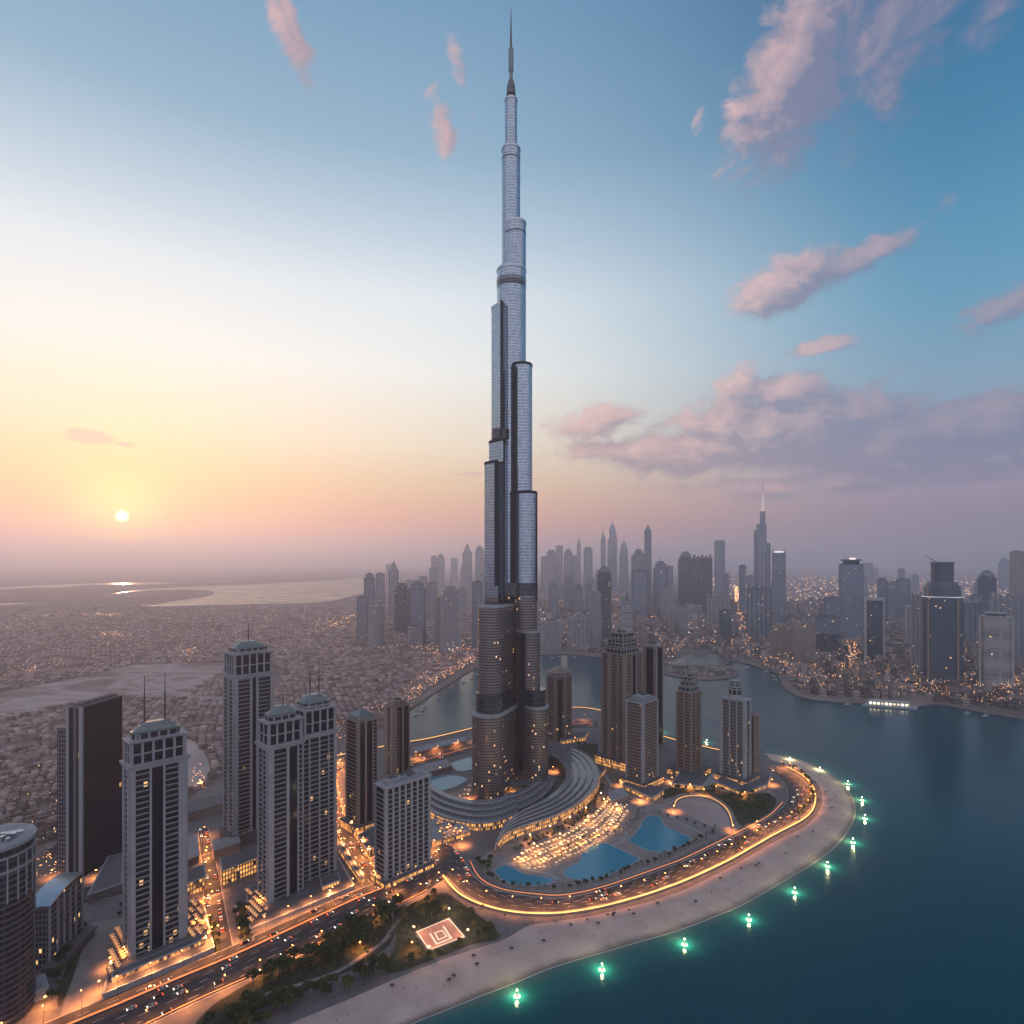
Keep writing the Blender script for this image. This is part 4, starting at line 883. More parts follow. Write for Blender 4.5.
def bgtower(x0, x1, top, base, kind, col, label, group=None):
    d = dist(base); cx = XX((x0 + x1) / 2, d); w = (x1 - x0) * d / F; dp = w * .8; d2 = d + dp * .5; H = ZZ(top, d); an = math.atan2(cx, d)
    yaw = -an * .9
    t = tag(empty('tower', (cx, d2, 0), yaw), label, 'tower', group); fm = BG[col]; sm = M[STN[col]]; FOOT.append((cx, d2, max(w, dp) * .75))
    def box_(nm, ww, dd, z0, z1, mt=None, bottom=False, dx=0, sub=None):
        m = MB(); m.prism(rectp(ww, dd, dx), z0, z1, bottom=bottom); return m.build(nm, mt or fm, sub or t)
    def piers(ww, dd, z1, n, pw=None):
        pw = pw or ww * .05
        for k in range(n):
            x = -ww / 2 + pw / 2 + (ww - pw) * k / (n - 1)
            for s in (-1, ) : m = MB(); m.box(x, s * dd / 2, 0, pw, 1.6, z1 - .5); m.build('pier', sm, t)
    def corners(ww, dd, z1, pw):
        for a in (-1, 1):
            for b in (-1, 1): m = MB(); m.box(a * (ww / 2 - pw * .4), b * (dd / 2 - pw * .4), 0, pw, pw, z1 + .6); m.build('pier', sm, t)
    pw = w * .09
    if kind == 'flat':
        box_('facade', w * .97, dp, 0, H); corners(w * .97, dp, H, pw); box_('parapet', w, dp * 1.03, H + .5, H + 2.5, sm, True); box_('roof_plant', w * .5, dp * .5, H + 2.4, H + 6, M['roof_d'])
    elif kind == 'step':
        h1 = H - w * .5; box_('facade', w * .97, dp, 0, h1); corners(w * .97, dp, h1, pw); box_('setback', w * .74, dp * .74, h1, H - w * .2, bottom=False); box_('setback', w * .46, dp * .46, H - w * .2, H); box_('cornice', w * .8, dp * .8, H - w * .2, H - w * .2 + 2, sm, True); box_('cornice', w, dp * 1.04, h1 + .6, h1 + 2.6, sm, True)
        m = MB(); m.tube((0, 0, H - 1), (0, 0, H + w * .3), w * .02, w * .008, 5); m.build('mast', M['dsteel'], t)
    elif kind in ('point', 'needle'):
        hh = H if kind == 'point' else H; s = w * (.9 if kind == 'point' else 1.3); h1 = hh - s
        box_('facade', w * .95, dp, 0, h1); corners(w * .95, dp, h1, pw); m = MB(); m.prism(rectp(w * .76, dp * .76), h1, h1 + s * .45, poly2=rectp(w * .5, dp * .5)); m.build('setback', fm, t)
        m = MB(); m.prism(rectp(w * .48, dp * .48), h1 + s * .45, hh, poly2=rectp(w * .04, dp * .04)); m.build('pointed_roof', M['teal'], t)
        if kind == 'needle': m = MB(); m.tube((0, 0, hh - 4), (0, 0, hh + w * 1.2), w * .06, w * .02, 5); m.build('spire', M['dsteel'], t)
    elif kind in ('drum', 'round'):
        P = circ(w * .5, 24, ry=dp * .5); h1 = H - (w * .25 if kind == 'drum' else 8); m = MB(); m.prism(P, 0, h1); m.build('facade', fm, t)
        m = MB(); m.prism(offs(P, 1), h1, h1 + 2.5, bottom=True); m.build('cornice', sm, t)
        m = MB(); m.prism(circ(w * .36, 20), h1 + 2.4, H, bottom=False); m.build('crown', fm, t); m = MB(); m.prism(circ(w * .38, 20), H, H + 1.6, bottom=True); m.build('crown_ring', sm, t)
        if kind == 'round': m = MB(); m.prism(offs(P, .8), 0, h1 * .55); m.build('lower_facade', BG['dark'], t)
    elif kind == 'bullet':
        P = circ(w * .5, 20, ry=dp * .5); z = 0; hs = [0, .62, .76, .87, .95, 1.0]; rs = [1, 1, .93, .76, .48, .1]
        for k in range(5):
            m = MB(); m.prism([(x * rs[k], y * rs[k]) for x, y in P], H * hs[k], H * hs[k+1], poly2=[(x * rs[k+1], y * rs[k+1]) for x, y in P]); m.build('facade' if k == 0 else 'tapered_crown', fm, t)
        m = MB(); m.tube((0, 0, H * .98), (0, 0, H + w * .35), w * .03, w * .01, 5); m.build('mast', M['dsteel'], t)
    elif kind == 'domed':
        h1 = H - w * .6; box_('facade', w * .98, dp, 0, h1); corners(w * .98, dp, h1, pw); box_('cornice', w * 1.02, dp * 1.05, h1 + .6, h1 + 3, sm, True)
        zs = [0, .35, .6, .82, 1]; rs = [.42, .42, .36, .24, .05]
        for k in range(4): m = MB(); m.prism(circ(w * rs[k], 18), h1 + w * .6 * zs[k], h1 + w * .6 * zs[k+1], poly2=circ(w * rs[k+1], 18)); m.build('drum' if k == 0 else 'dome', fm if k == 0 else M['teal'], t)
    elif kind == 'ribs':
        box_('facade', w * .96, dp, 0, H - w * .06); n = 6; piers(w, dp, H, n)
        for k in range(n - 1): x = -w / 2 + w * (k + .5) / (n - 1); m = MB(); m.box(x, 0, H - w * .07, w * .1, dp * .8, H + (w * .05 if k % 2 else w * .12)); m.build('crown_fin', fm, t)
        box_('cornice', w * 1.0, dp * 1.04, H - w * .1, H - w * .07, sm, True)
    elif kind == 'cage':
        box_('facade', w * .9, dp * .9, 0, H - w * .8, BG['pale']); corners(w, dp, H - w * .4, w * .07)
        for k in range(9): z = H * .5 + (H * .5 - w * .4) * k / 8; box_('frame_ring', w * 1.02, dp * 1.02, z, z + 1.2, sm, True)
        m = MB(); m.tube((0, 0, H - w), (0, 0, H), w * .1, w * .05, 5); m.build('mast', M['dsteel'], t)
    elif kind == 'super':
        fm2 = BG['slate']; 
        for nm, ww, dd, z1, dx in (('facade', w * .62, dp, ZZ(524, d), -w * .04), ('side_tier', w * .36, dp * .8, ZZ(530, d), -w * .32), ('side_tier', w * .4, dp * .8, ZZ(543, d), w * .3), ('crown', w * .34, dp * .5, ZZ(511, d), w * .04)): box_(nm, ww, dd, 0 if nm != 'crown' else ZZ(524.2, d), z1, fm2, dx=dx)
        for x in (-.5, -.13, .1, .5): m = MB(); m.box(x * w, -dp * .42, 0, w * .05, dp * .2, ZZ(546 if x > .4 else 531, d)); m.build('fin', M['kerb'], t)
        m = MB(); m.prism(rectp(w * .2, w * .2, w * .05), ZZ(512, d), ZZ(492, d), poly2=rectp(w * .05, w * .05, w * .05)); m.build('lit_pinnacle', mat('pinnacle_glow', (.8, .75, .7), .4, emit=(1, .75, .5), es=.25), t)
        m = MB(); m.tube((w * .05, 0, ZZ(493, d)), (w * .05, 0, ZZ(481, d)), w * .025, w * .008, 6); m.build('spire', M['dsteel'], t)
    elif kind == 'notch':
        m = MB(); m.prism(rectp(w, dp), 0, H - w * .3); m.build('facade', fm, t); m = MB(); m.prism(rectp(w * .07, dp, -w * .47), H - w * .3, H); m.prism(rectp(w * .07, dp, w * .47), H - w * .3, H + 3); m.build('crown_blade', M['steel'], t)
        box_('notch_floor', w * .7, dp * .6, H - w * .3, H - w * .18, mat('notch_glow', (.8, .8, .8), .4, emit=(1, .9, .8), es=.8)); corners(w, dp, H - w * .3, w * .06)
    elif kind == 'capped':
        h1 = ZZ(565, d); P = cham(w, dp, w * .12); m = MB(); m.prism(P, 0, h1); m.build('facade', fm, t); m = MB(); m.prism([(x * .94, y * .94) for x, y in P], h1, h1 + 4); m.build('roof', M['roof_d'], t)
        m = MB(); m.prism(cham(w * .66, dp * .66, w * .1), h1 + 4, h1 + 13, bottom=True); m.build('crown', M['strip'], t); m = MB(); m.prism(cham(w * .84, dp * .84, w * .1), h1 + 13, h1 + 18, bottom=True); m.build('crown_deck', M['stone_d'], t)
        m = MB(); m.box(w * .05, -dp * .2, h1 + 18, w * .24, 3, h1 + 22); m.build('lit_sign', mat('sign_glow', (1, .8, .8), .5, emit=(1, .72, .7), es=1.6), t); m = MB(); m.tube((-w * .2, 0, h1 + 17), (-w * .24, 0, h1 + 34), .9, .3); m.build('mast', M['dsteel'], t)
    elif kind == 'framed':
        box_('facade', w * .86, dp * .9, 0, H - 2); 
        for x in (-1, 1): m = MB(); m.box(x * w * .46, -dp * .02, 0, w * .1, dp, H); m.build('pier', M['kerb'], t)
        box_('top_frame', w * 1.0, dp * 1.02, H, H + 4, M['kerb'], True)
    elif kind == 'cylcap':
        P = cham(w, dp, w * .2); h1 = ZZ(597, d - 10); h2 = ZZ(584, d); h3 = ZZ(562, d)
        m = MB(); m.prism(P, 0, h1, top=True); m.build('facade', fm, t); m = MB(); m.prism(offs(P, .8), h1 - 2, h1 - .4, bottom=True); m.build('lit_band', mat('band_glow', (.8, .8, .8), .5, emit=(.9, .85, .9), es=.35), t)
        m = MB(); m.prism(circ(w * .47, 26), h1, h2 - 6, poly2=circ(w * .45, 26)); m.prism(circ(w * .45, 26), h2 - 6, h2 + 4, poly2=circ(w * .36, 26)); m.build('shoulder', fm, t)
        m = MB(); m.prism(circ(w * .285, 24), h2, h3 - 5, top=False); m.build('cylinder_cap', fm, t); m = MB(); m.prism(circ(w * .30, 24), h3 - 5, h3, bottom=True); m.build('cap_rim', M['stone_d'], t)
        for a in (-1, 1): m = MB(); m.box(a * w * .36, -dp * .5, 0, w * .05, 1.5, h1 - 3); m.build('pier', M['stone_w'], t)
        m = MB(); m.tube((-w * .15, 0, h3), (-w * .42, 0, h3 + 14), .8, .3); m.build('crane_jib', M['dsteel'], t)
    elif kind == 'balc':
        P = cham(w, dp, w * .15); m = MB(); m.prism(P, 0, H); m.build('facade', fm, t); m = MB(); z = 6
        while z < H - 4: m.prism(offs(P, 1.0), z, z + 1.3, bottom=True); z += 4.2
        m.build('balconies', M['kerb'], t); box_('crown', w * .6, dp * .6, H, H + 6, M['stone_d']); box_('roof', w * .66, dp * .66, H + 6, H + 7.2, M['kerb'], True)
        for a in (-.5, .12, .5): m = MB(); m.box(a * w, -dp * .5, 0, w * .06, 2.4, H + 2); m.build('pier', M['kerb'], t)
    return t
for r_ in BGT: bgtower(*r_)
random.seed(5)
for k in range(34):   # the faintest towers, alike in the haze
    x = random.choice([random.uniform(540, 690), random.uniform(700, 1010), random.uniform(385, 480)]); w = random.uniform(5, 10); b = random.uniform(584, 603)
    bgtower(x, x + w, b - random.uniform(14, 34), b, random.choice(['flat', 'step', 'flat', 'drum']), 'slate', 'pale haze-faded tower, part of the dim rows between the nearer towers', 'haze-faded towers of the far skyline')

# ------------------------------------------------------------------ roads and lamps of the far city
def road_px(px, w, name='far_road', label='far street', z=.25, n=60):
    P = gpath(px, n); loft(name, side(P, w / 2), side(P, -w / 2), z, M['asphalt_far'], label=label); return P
FR = [road_px([(736, 588), (738, 604), (741, 622), (746, 642), (757, 655), (800, 672), (850, 686), (900, 692), (960, 698), (1024, 710), (1100, 726)], 26, label='glowing street running down to the right shore'),
      road_px([(850, 645), (853, 655), (850, 665), (842, 676)], 16, label='small street at the right shore'),
      road_px([(985, 655), (1000, 680), (1030, 700), (1080, 715)], 20, label='diagonal street near the right edge'),
      road_px([(296, 641), (325, 632), (350, 620), (380, 606)], 22, label='pale street through the left district'),
      road_px([(345, 655), (395, 650), (440, 652), (480, 655)], 16, label='street below the far left towers'),
      road_px([(399, 716), (420, 695), (445, 679), (478, 660)], 14, label='shore road on the far side of the lagoon'),
      road_px([(660, 668), (690, 646), (730, 650), (790, 680)], 12, label='road round the crescent basin'),
      road_px([(335, 752), (342, 738), (352, 725), (380, 712)], 12, label='road between the lagoon and the low-rise district'),
      road_px([(-40, 905), (30, 888), (60, 872)], 12, label='lamp-lit lane behind the dark slab tower')]
def lights_obj(name, pts, matk, label, h=9):
    m = MB()
    for x, y, s in pts:
        z = h + random.random() * 6
        a, b, c, dd = (x - s/2, y, z), (x + s/2, y, z), (x, y - s*.3, z + s*.8), (x, y + s/2, z)
        m.face([a, b, c]); m.face([b, dd, c]); m.face([dd, a, c])
    o = m.build(name, M[matk]); tag(o, label, kind='stuff'); return o
M['cl_warm'] = mat('city_lamp_warm', (1, .7, .4), .5, emit=(1, .40, .13), es=6.5)
M['cl_pale'] = mat('city_lamp_pale', (1, .9, .8), .5, emit=(1, .72, .5), es=6)
warm = []; pale = []
def addl(x, y, k=1.0, pw=.75):
    s = max(.9, min(9, y * .001)) * k * random.uniform(.5, 1.25); (warm if random.random() < pw else pale).append((x, y, s))
for P, st, n in ((FR[0], 14, 1), (FR[1], 10, 2), (FR[2], 12, 2), (FR[3], 22, 1), (FR[4], 16, 1), (FR[5], 9, 2), (FR[6], 18, 1), (FR[7], 9, 2), (FR[8], 6, 1)):
    for _ in range(n):
        for x, y, a in along(P, st): addl(x + random.uniform(-15, 15), y + random.uniform(-12, 12), .95, .9)
land_xy = np.array([G(a, b) for a, b in sea_west])
def scatter(pxpoly, n, k=1.0, pw=.7):
    xs = [p[0] for p in pxpoly]; ys = [p[1] for p in pxpoly]; c = 0; tries = 0
    while c < n and tries < n * 30:
        tries += 1; px = random.uniform(min(xs), max(xs)); py = random.uniform(min(ys), max(ys))
        if inside(pxpoly, px, py): addl(*G(px, py), k, pw); c += 1
scatter([(540, 650), (600, 652), (655, 664), (700, 646), (745, 655), (745, 600), (540, 600)], 620)
scatter([(745, 600), (1040, 600), (1040, 706), (900, 698), (800, 690), (770, 665), (745, 656)], 1150)
scatter([(780, 676), (820, 694), (900, 697), (1040, 712), (1040, 684), (900, 672), (790, 660)], 800, .85, .85)
scatter([(700, 570), (1080, 570), (1080, 602), (700, 602)], 1700, 1.15, .5)
scatter([(-40, 575), (380, 571), (380, 580), (-40, 584)], 160, .7, .3)
scatter([(-40, 612), (400, 608), (400, 650), (-40, 690)], 620, .6, .5)
for cx, cy, rx, ry, n in ((40, 618, 22, 1, 16), (105, 617, 18, 1.6, 40), (112, 638, 14, 3, 46), (192, 655, 12, 5, 34), (30, 673, 10, 5, 22), (58, 667, 5, 4, 14), (18, 630, 14, 2, 14), (0, 682, 12, 3, 18), (330, 626, 20, 5, 40), (230, 592, 60, 1, 0), (150, 608, 20, 1, 12)):
    for _ in range(n): addl(*G(random.gauss(cx, rx * .6), min(max(random.gauss(cy, ry * .5), 572), 745)), .85, .55)
scatter([(415, 650), (480, 640), (480, 664), (440, 684), (405, 712), (398, 700), (430, 668)], 260, .75, .9)
scatter([(322, 770), (336, 735), (372, 712), (382, 722), (345, 745), (336, 772)], 60, .5, .95)
scatter([(-10, 880), (56, 866), (56, 892), (-10, 905)], 60, .9, .95)
scatter([(192, 775), (200, 770), (206, 790), (192, 796)], 26, .9, .95)
for k in range(-30, 31):
    Y = 560.0
    while Y < 2900:
        Y += 42; X = 95 * (k * math.pi - 1.5 * math.sin(Y / 230))
        if random.random() < .16 and inside([G(a, b) for a, b in ((-60, 612), (480, 612), (480, 650), (400, 708), (340, 735), (228, 765), (130, 825), (-60, 880))], X, Y): addl(X, Y, .55, .8)
lights_obj('city_lamps', warm, 'cl_warm', 'warm street and window lights scattered over the city'); lights_obj('city_lamps', pale, 'cl_pale', 'pale lights scattered over the city')

# ------------------------------------------------------------------ low-rise districts
M['house_wall'] = facade('house_walls', (.27, .21, .20), (.03, .03, .035), fh=3.3, bw=3.1, band=.45, mull=.5, lit=.03, ls=1.3, wrough=.9)
def house_mass_mat(nm, c0, c1):
    m = bpy.data.materials.new(nm); m.use_nodes = True; t = m.node_tree; b = t.nodes['Principled BSDF']
    ge = nd(t, 'ShaderNodeNewGeometry'); wn = nd(t, 'ShaderNodeTexWhiteNoise', noise_dimensions='1D'); t.links.new(mth(t, 'MULTIPLY', ge.outputs['Random Per Island'], 977.0), wn.inputs['W'])
    c = ramp(t, ge.outputs['Random Per Island'], [(0, c0), (.55, tuple((x + y) / 2 for x, y in zip(c0, c1))), (1, c1)]); t.links.new(c, b.inputs['Base Color']); b.inputs['Roughness'].default_value = .95; b.inputs['Specular IOR Level'].default_value = .1
    uv = nd(t, 'ShaderNodeUVMap'); s = nd(t, 'ShaderNodeSeparateXYZ'); t.links.new(uv.outputs[0], s.inputs[0]); return m
M['mass_l'] = house_mass_mat('low_houses', (.13, .095, .095, 1), (.44, .345, .33, 1))
M['mass_r'] = house_mass_mat('low_buildings', (.09, .078, .08, 1), (.32, .265, .26, 1))
PL = {k: [G(a, b) for a, b in v] for k, v in dict(
    L=[(-240, 607), (486, 607), (486, 655), (462, 668), (438, 683), (412, 702), (396, 716), (380, 726), (345, 740), (322, 746), (228, 772), (190, 793), (130, 834), (56, 862), (-20, 884), (-240, 930)],
    R=[(486, 603), (1250, 603), (1250, 738), (1024, 712), (975, 706), (915, 701), (862, 698), (830, 697), (806, 694), (795, 688), (788, 680), (781, 671), (765, 664), (745, 659), (726, 657), (705, 648), (688, 650), (655, 663), (630, 657), (600, 654), (570, 650.5), (540, 651), (505, 653), (486, 658)],
    K=[(663, 671), (668, 667), (690, 668), (715, 668), (733, 670.5), (734, 673.5), (722, 675), (700, 676.5), (680, 674.5)]).items()}
SILT_W = [smoothpath([G(a, b) for a, b in s] + [G(*s[0])], 80) for s in SILT] + [[G(a, b) for a, b in [(183, 738), (192, 740), (206, 756), (210, 772), (204, 782), (190, 790), (183, 790), (176, 760)]]]
def gen(poly, pmin, ylo, yhi, keep, hlo, hhi):
    out = []; y0 = max(ylo, min(p[1] for p in poly))
    bands = [(y0, 900, 1.0), (900, 1400, 1.15), (1400, 2200, 1.3), (2200, 3800, 1.7)]
    for a, b, k in bands:
        b = min(b, yhi)
        if b <= a: continue
        pt = pmin * k; xs = np.arange(-1.25 * b, 1.25 * b, pt); ys = np.arange(a, b, pt * .92); X, Y = np.meshgrid(xs, ys); X = X.ravel(); Y = Y.ravel()
        X = X + (np.floor(Y / (pt * .92)) % 2) * pt * .5
        X += 30 * np.sin(Y / 170) + RNG.uniform(-.08, .08, X.size) * pt; Y = Y + 24 * np.sin(X / 210 + 1) + RNG.uniform(-.08, .08, X.size) * pt
        ok = inside_np(poly, X, Y) & (np.abs(X) < Y * 1.12 + 40) & (RNG.random(X.size) < keep)
        for s in SILT_W: ok &= ~inside_np(s, X, Y)
        ok &= ~((np.abs(np.sin(X / 95 + np.sin(Y / 230) * 1.5)) < .10) | (np.abs(np.sin(Y / 120 + np.sin(X / 260))) < .13))     # streets
        for P in FR:
            for q in P[::2]: ok &= (X - q[0]) ** 2 + (Y - q[1]) ** 2 > 17 ** 2
        for (fx, fy, fr) in FOOT: ok &= (X - fx) ** 2 + (Y - fy) ** 2 > fr ** 2
        X, Y = X[ok], Y[ok]; n = X.size
        sx = RNG.uniform(.52, .86, n) * pt; sy = RNG.uniform(.5, .84, n) * pt; h = RNG.uniform(hlo, hhi, n) ** 1.0 * (.8 + .2 * k)
        yaw = .35 * np.sin(X / 300) + .35 * np.cos(Y / 260) + RNG.normal(0, .02, n)
        out.append(np.stack([X, Y, sx, sy, h, yaw], 1))
    return np.concatenate(out)
hl_ = gen(PL['L'], 10.5, 300, 3800, .93, 3, 6.2)
hr_ = gen(PL['R'], 14, 700, 3800, .9, 5, 17)
tall = RNG.random(len(hr_)) < .06; hr_[tall, 4] *= RNG.uniform(1.6, 3.2, tall.sum())
hk_ = gen(PL['K'], 12, 700, 3800, .9, 4, 8)
def boxes(name, A, mt, label):
    n = len(A); c = np.cos(A[:, 5]); s = np.sin(A[:, 5]); V = np.zeros((n, 8, 3)); 
    for i, (ux, uy) in enumerate(((-.5, -.5), (.5, -.5), (.5, .5), (-.5, .5))):
        x = ux * A[:, 2]; y = uy * A[:, 3]; V[:, i, 0] = V[:, i+4, 0] = A[:, 0] + x * c - y * s; V[:, i, 1] = V[:, i+4, 1] = A[:, 1] + x * s + y * c; V[:, i+4, 2] = A[:, 4]
    Fq = np.array([[0, 1, 5, 4], [1, 2, 6, 5], [2, 3, 7, 6], [3, 0, 4, 7], [4, 5, 6, 7]]); FF = (Fq[None] + 8 * np.arange(n)[:, None, None]).reshape(-1)
    me = bpy.data.meshes.new(name); me.vertices.add(n * 8); me.vertices.foreach_set('co', V.ravel()); nf = n * 5
    me.loops.add(nf * 4); me.loops.foreach_set('vertex_index', FF.astype(np.int32)); me.polygons.add(nf); me.polygons.foreach_set('loop_start', np.arange(0, nf * 4, 4, dtype=np.int32)); me.polygons.foreach_set('loop_total', np.full(nf, 4, dtype=np.int32))
    me.uv_layers.new(name='UVMap'); me.materials.append(mt); me.update(); me.validate()
    o = bpy.data.objects.new(name, me); C.objects.link(o); tag(o, label, kind='stuff'); return o
def proto_house(k, big=False):
    t = empty('low_building' if big else 'house', (0, 0, 0)); 
    m = MB(); w, d_, h = (1, 1, 1)
    def bx(a, b, c_, d2, z0, z1, nm, mt):
        m = MB(); i0 = 0
        m.prism([(a, b), (c_, b), (c_, d2), (a, d2)], z0, z1, bottom=False); m.uv = [(u * 12, v * 7) for u, v in m.uv]; m.build(nm, mt, t)
    if k == 0: bx(-.5, -.5, .5, .5, 0, 1, 'wall', M['hw'][0]); bx(-.53, -.53, .53, .53, 1, 1.07, 'roof', M['hr'][0]); bx(.05, .0, .4, .4, 1.07, 1.35, 'roof_room', M['hw'][0])
    if k == 1: bx(-.5, -.5, .1, .5, 0, 1, 'wall', M['hw'][1]); bx(.1, -.5, .5, .2, 0, .62, 'side_wing', M['hw'][1]); bx(-.52, -.52, .12, .52, 1, 1.08, 'roof', M['hr'][1]); bx(.12, -.52, .52, .22, .62, .69, 'wing_roof', M['hr'][1])
    if k == 2:
        bx(-.5, -.4, .5, .4, 0, .9, 'wall', M['hw'][2]); m = MB(); m.prism(rectp(1.08, .9), .9, 1.25, poly2=rectp(.5, .06)); m.build('roof', M['hr'][2], t)
    if k == 3: bx(-.5, -.5, .5, .1, 0, 1.1, 'wall', M['hw'][3]); bx(-.5, .1, -.1, .5, 0, .8, 'side_wing', M['hw'][3]); bx(-.52, -.52, .52, .12, 1.1, 1.17, 'roof', M['hr'][3]); bx(-.4, -.4, -.1, -.1, 1.17, 1.42, 'roof_room', M['hw'][3]); bx(-.52, .12, -.08, .52, .8, .86, 'wing_roof', M['hr'][3])
    return t
M['hw'] = [facade('house_wall_%d' % i, c, (.03, .03, .035), fh=3.4, bw=3, band=.45, mull=.5, lit=.03, ls=1.2, wrough=.9) for i, c in enumerate([(.27, .21, .20), (.19, .15, .14), (.33, .265, .25), (.15, .115, .11)])]
M['hr'] = [mat('house_roof_%d' % i, c, .95, var=.2, scale=.2) for i, c in enumerate([(.22, .165, .155), (.14, .105, .10), (.28, .215, .20), (.10, .075, .075)])]
HL = ['low flat-roofed house with a stair room, in the packed low-rise district at left', 'low two-part house with a lower wing, in the packed low-rise district at left', 'low house with hipped roof, in the packed low-rise district at left', 'dark angular low house with roof room, in the packed low-rise district at left']
HR = ['flat-roofed low building with a roof room, in the lamp-lit district across the water', 'two-part low building with a lower wing, in the lamp-lit district across the water', 'hipped-roof low building, in the lamp-lit district across the water', 'dark angular low building, in the lamp-lit district across the water']
def place_houses(A, mt, name, label, labels, big, n=300):
    vis = (np.abs(A[:, 0]) < A[:, 1] * .85); size = A[:, 2] / A[:, 1] * vis; o = np.argsort(-size); I = o[:n]
    boxes(name, A[o[n:]], mt, label)
    pr = [proto_house(k, big) for k in range(4)]; used = set(); rr = random.Random(3)
    for j, i in enumerate(I):
        k = rr.randrange(4); e = pr[k] if k not in used else copy_tree(pr[k]); used.add(k); x, y, sx, sy, h, yw = A[i]
        e.location = (x, y, 0); e.rotation_euler = (0, 0, yw + rr.choice((0, math.pi/2, math.pi))); e.scale = (sx, sy, h)
        tag(e, labels[k], 'building' if big else 'house', ('low buildings across the water, kind %s' if big else 'houses of the left low-rise district, kind %s') % ('with roof room', 'with lower wing', 'with hipped roof', 'dark and angular')[k])
    for k in range(4):
        if k not in used: bpy.data.objects.remove(pr[k])
place_houses(hl_, M['mass_l'], 'low_rise_district', 'dense mauve-brown low-rise district spreading to the left horizon', HL, False)
place_houses(hr_, M['mass_r'], 'low_rise_city', 'low buildings of the city across the water', HR, True)
boxes('breakwater_houses', hk_, M['mass_r'], 'small pale houses packed on the crescent breakwater')
# ------------------------------------------------------------------ podiums and low structures between the towers
def block(name, label, px, h, cat, wall='stone', roof='roof', top=True, rim=.5, z0=0, px_h=None):
    P = [G(a, b) for a, b in px]; ar = sum(P[i-1][0]*P[i][1]-P[i][0]*P[i-1][1] for i in range(len(P)))
    if ar < 0: P = P[::-1]
    cx = sum(p[0] for p in P) / len(P); cy = sum(p[1] for p in P) / len(P); P = [(x - cx, y - cy) for x, y in P]
    t = tag(empty(name, (cx, cy, 0)), label, cat)
    m = MB(); m.prism(P, z0, h, top=False); m.build('wall', MATS.get(wall) or M[wall], t)
    m = MB(); m.prism(offs(P, rim), h, h + .8, bottom=True); m.build('parapet', M['stone'], t)
    m = MB(); m.prism(offs(P, -.6), h + .8, h + .95); m.build('roof', M[roof], t)
    return t
MATS['arc'] = M['arcade']
M['steps'] = facade('stepped_stone', (.33, .33, .37), (.2, .2, .24), fh=.9, bw=900, band=.5, mull=0, lit=0, grough=.8)
block('podium', 'pale stepped stone podium under the antenna tower', [(103, 1000), (214, 953), (203, 905), (122, 925)], 3.0, 'podium', 'stepped_stone', 'roof_d')
block('podium', 'pale stepped stone podium under the joined pair of towers', [(250, 934), (354, 890), (338, 862), (246, 893)], 3.0, 'podium', 'stepped_stone', 'roof_d')
def hall(label, px, h, cat='shop', z=0, name='shop_row'): return block(name, label, px, h, cat, 'lit_arcade', 'roof_d', rim=.4, z0=z)
hall('low lit shop row along the front of the antenna tower podium', [(112, 990), (206, 949), (205, 944), (112, 984)], 6.5, z=3)
hall('lit shop row in front of the joined towers, right part', [(322, 896), (340, 889), (338, 882), (320, 888)], 6.5, z=3)
hall('long glowing arcade hall left of the warm side street', [(186, 898), (206, 890), (204, 878), (186, 884)], 10, 'hall', name='arcade_hall')
hall('long glowing arcade hall right of the warm side street', [(222, 887), (262, 871), (262, 860), (220, 874)], 12, 'hall', name='arcade_hall')
hall('thin lit arcade beside the avenue', [(341, 848), (364, 883), (361, 886), (338, 852)], 5, name='shop_row')
hall('glowing low pavilion right of the avenue foot', [(358, 842), (374, 834), (382, 850), (368, 858)], 6, 'pavilion', name='pavilion')
hall('glowing orange pavilion base in front of the brown tower', [(672, 788), (702, 791), (712, 779), (682, 774)], 5, 'pavilion', name='pavilion')
hall('lit curved pavilion at the foot of the drum-topped tower', [(716, 786), (744, 797), (768, 788), (771, 778), (742, 790), (722, 780)], 4.5, 'pavilion', name='pavilion')
hall('slanted lit pavilion row below the mid-height tan block', [(622, 789), (652, 803), (664, 795), (634, 783)], 5, 'pavilion', name='pavilion')
hall('lit pavilion row left of the tallest tan tower', [(578, 772), (598, 782), (606, 772), (588, 764)], 5, 'pavilion', name='pavilion')
hall('lit low pavilion behind the octagonal tower garden', [(560, 745), (585, 741), (588, 735), (562, 738)], 5, 'pavilion', name='pavilion')
block('viaduct', 'raised road deck with arches left of the domed tower', [(186, 822), (232, 808), (232, 798), (186, 810)], 8, 'viaduct', 'stone_warm' if 'stone_warm' in MATS else 'stone_w', 'roof_d')
block('low_block', 'grey angular low hall beside the dark slab tower', [(88, 905), (122, 893), (123, 862), (108, 866)], 7, 'hall', 'stone_d', 'roof_d')
block('low_block', 'flat grey service block behind the warm side street', [(186, 868), (199, 863), (196, 842), (186, 846)], 6, 'hall', 'stone_d', 'roof')
block('low_block', 'grey block with flat roof behind the glowing arcade halls', [(214, 862), (240, 853), (238, 846), (212, 852)], 9, 'hall', 'stone_w', 'roof')
block('low_block', 'triangular ribbed low hall between ribbed block and crescent podium', [(432, 848), (470, 836), (448, 818), (432, 826)], 5, 'hall', 'lit_arcade', 'roof')
block('low_block', 'small white flat building at the lower left by the round tower', [(33, 1003), (48, 998), (44, 985), (33, 990)], 6, 'hall', 'stone', 'roof')
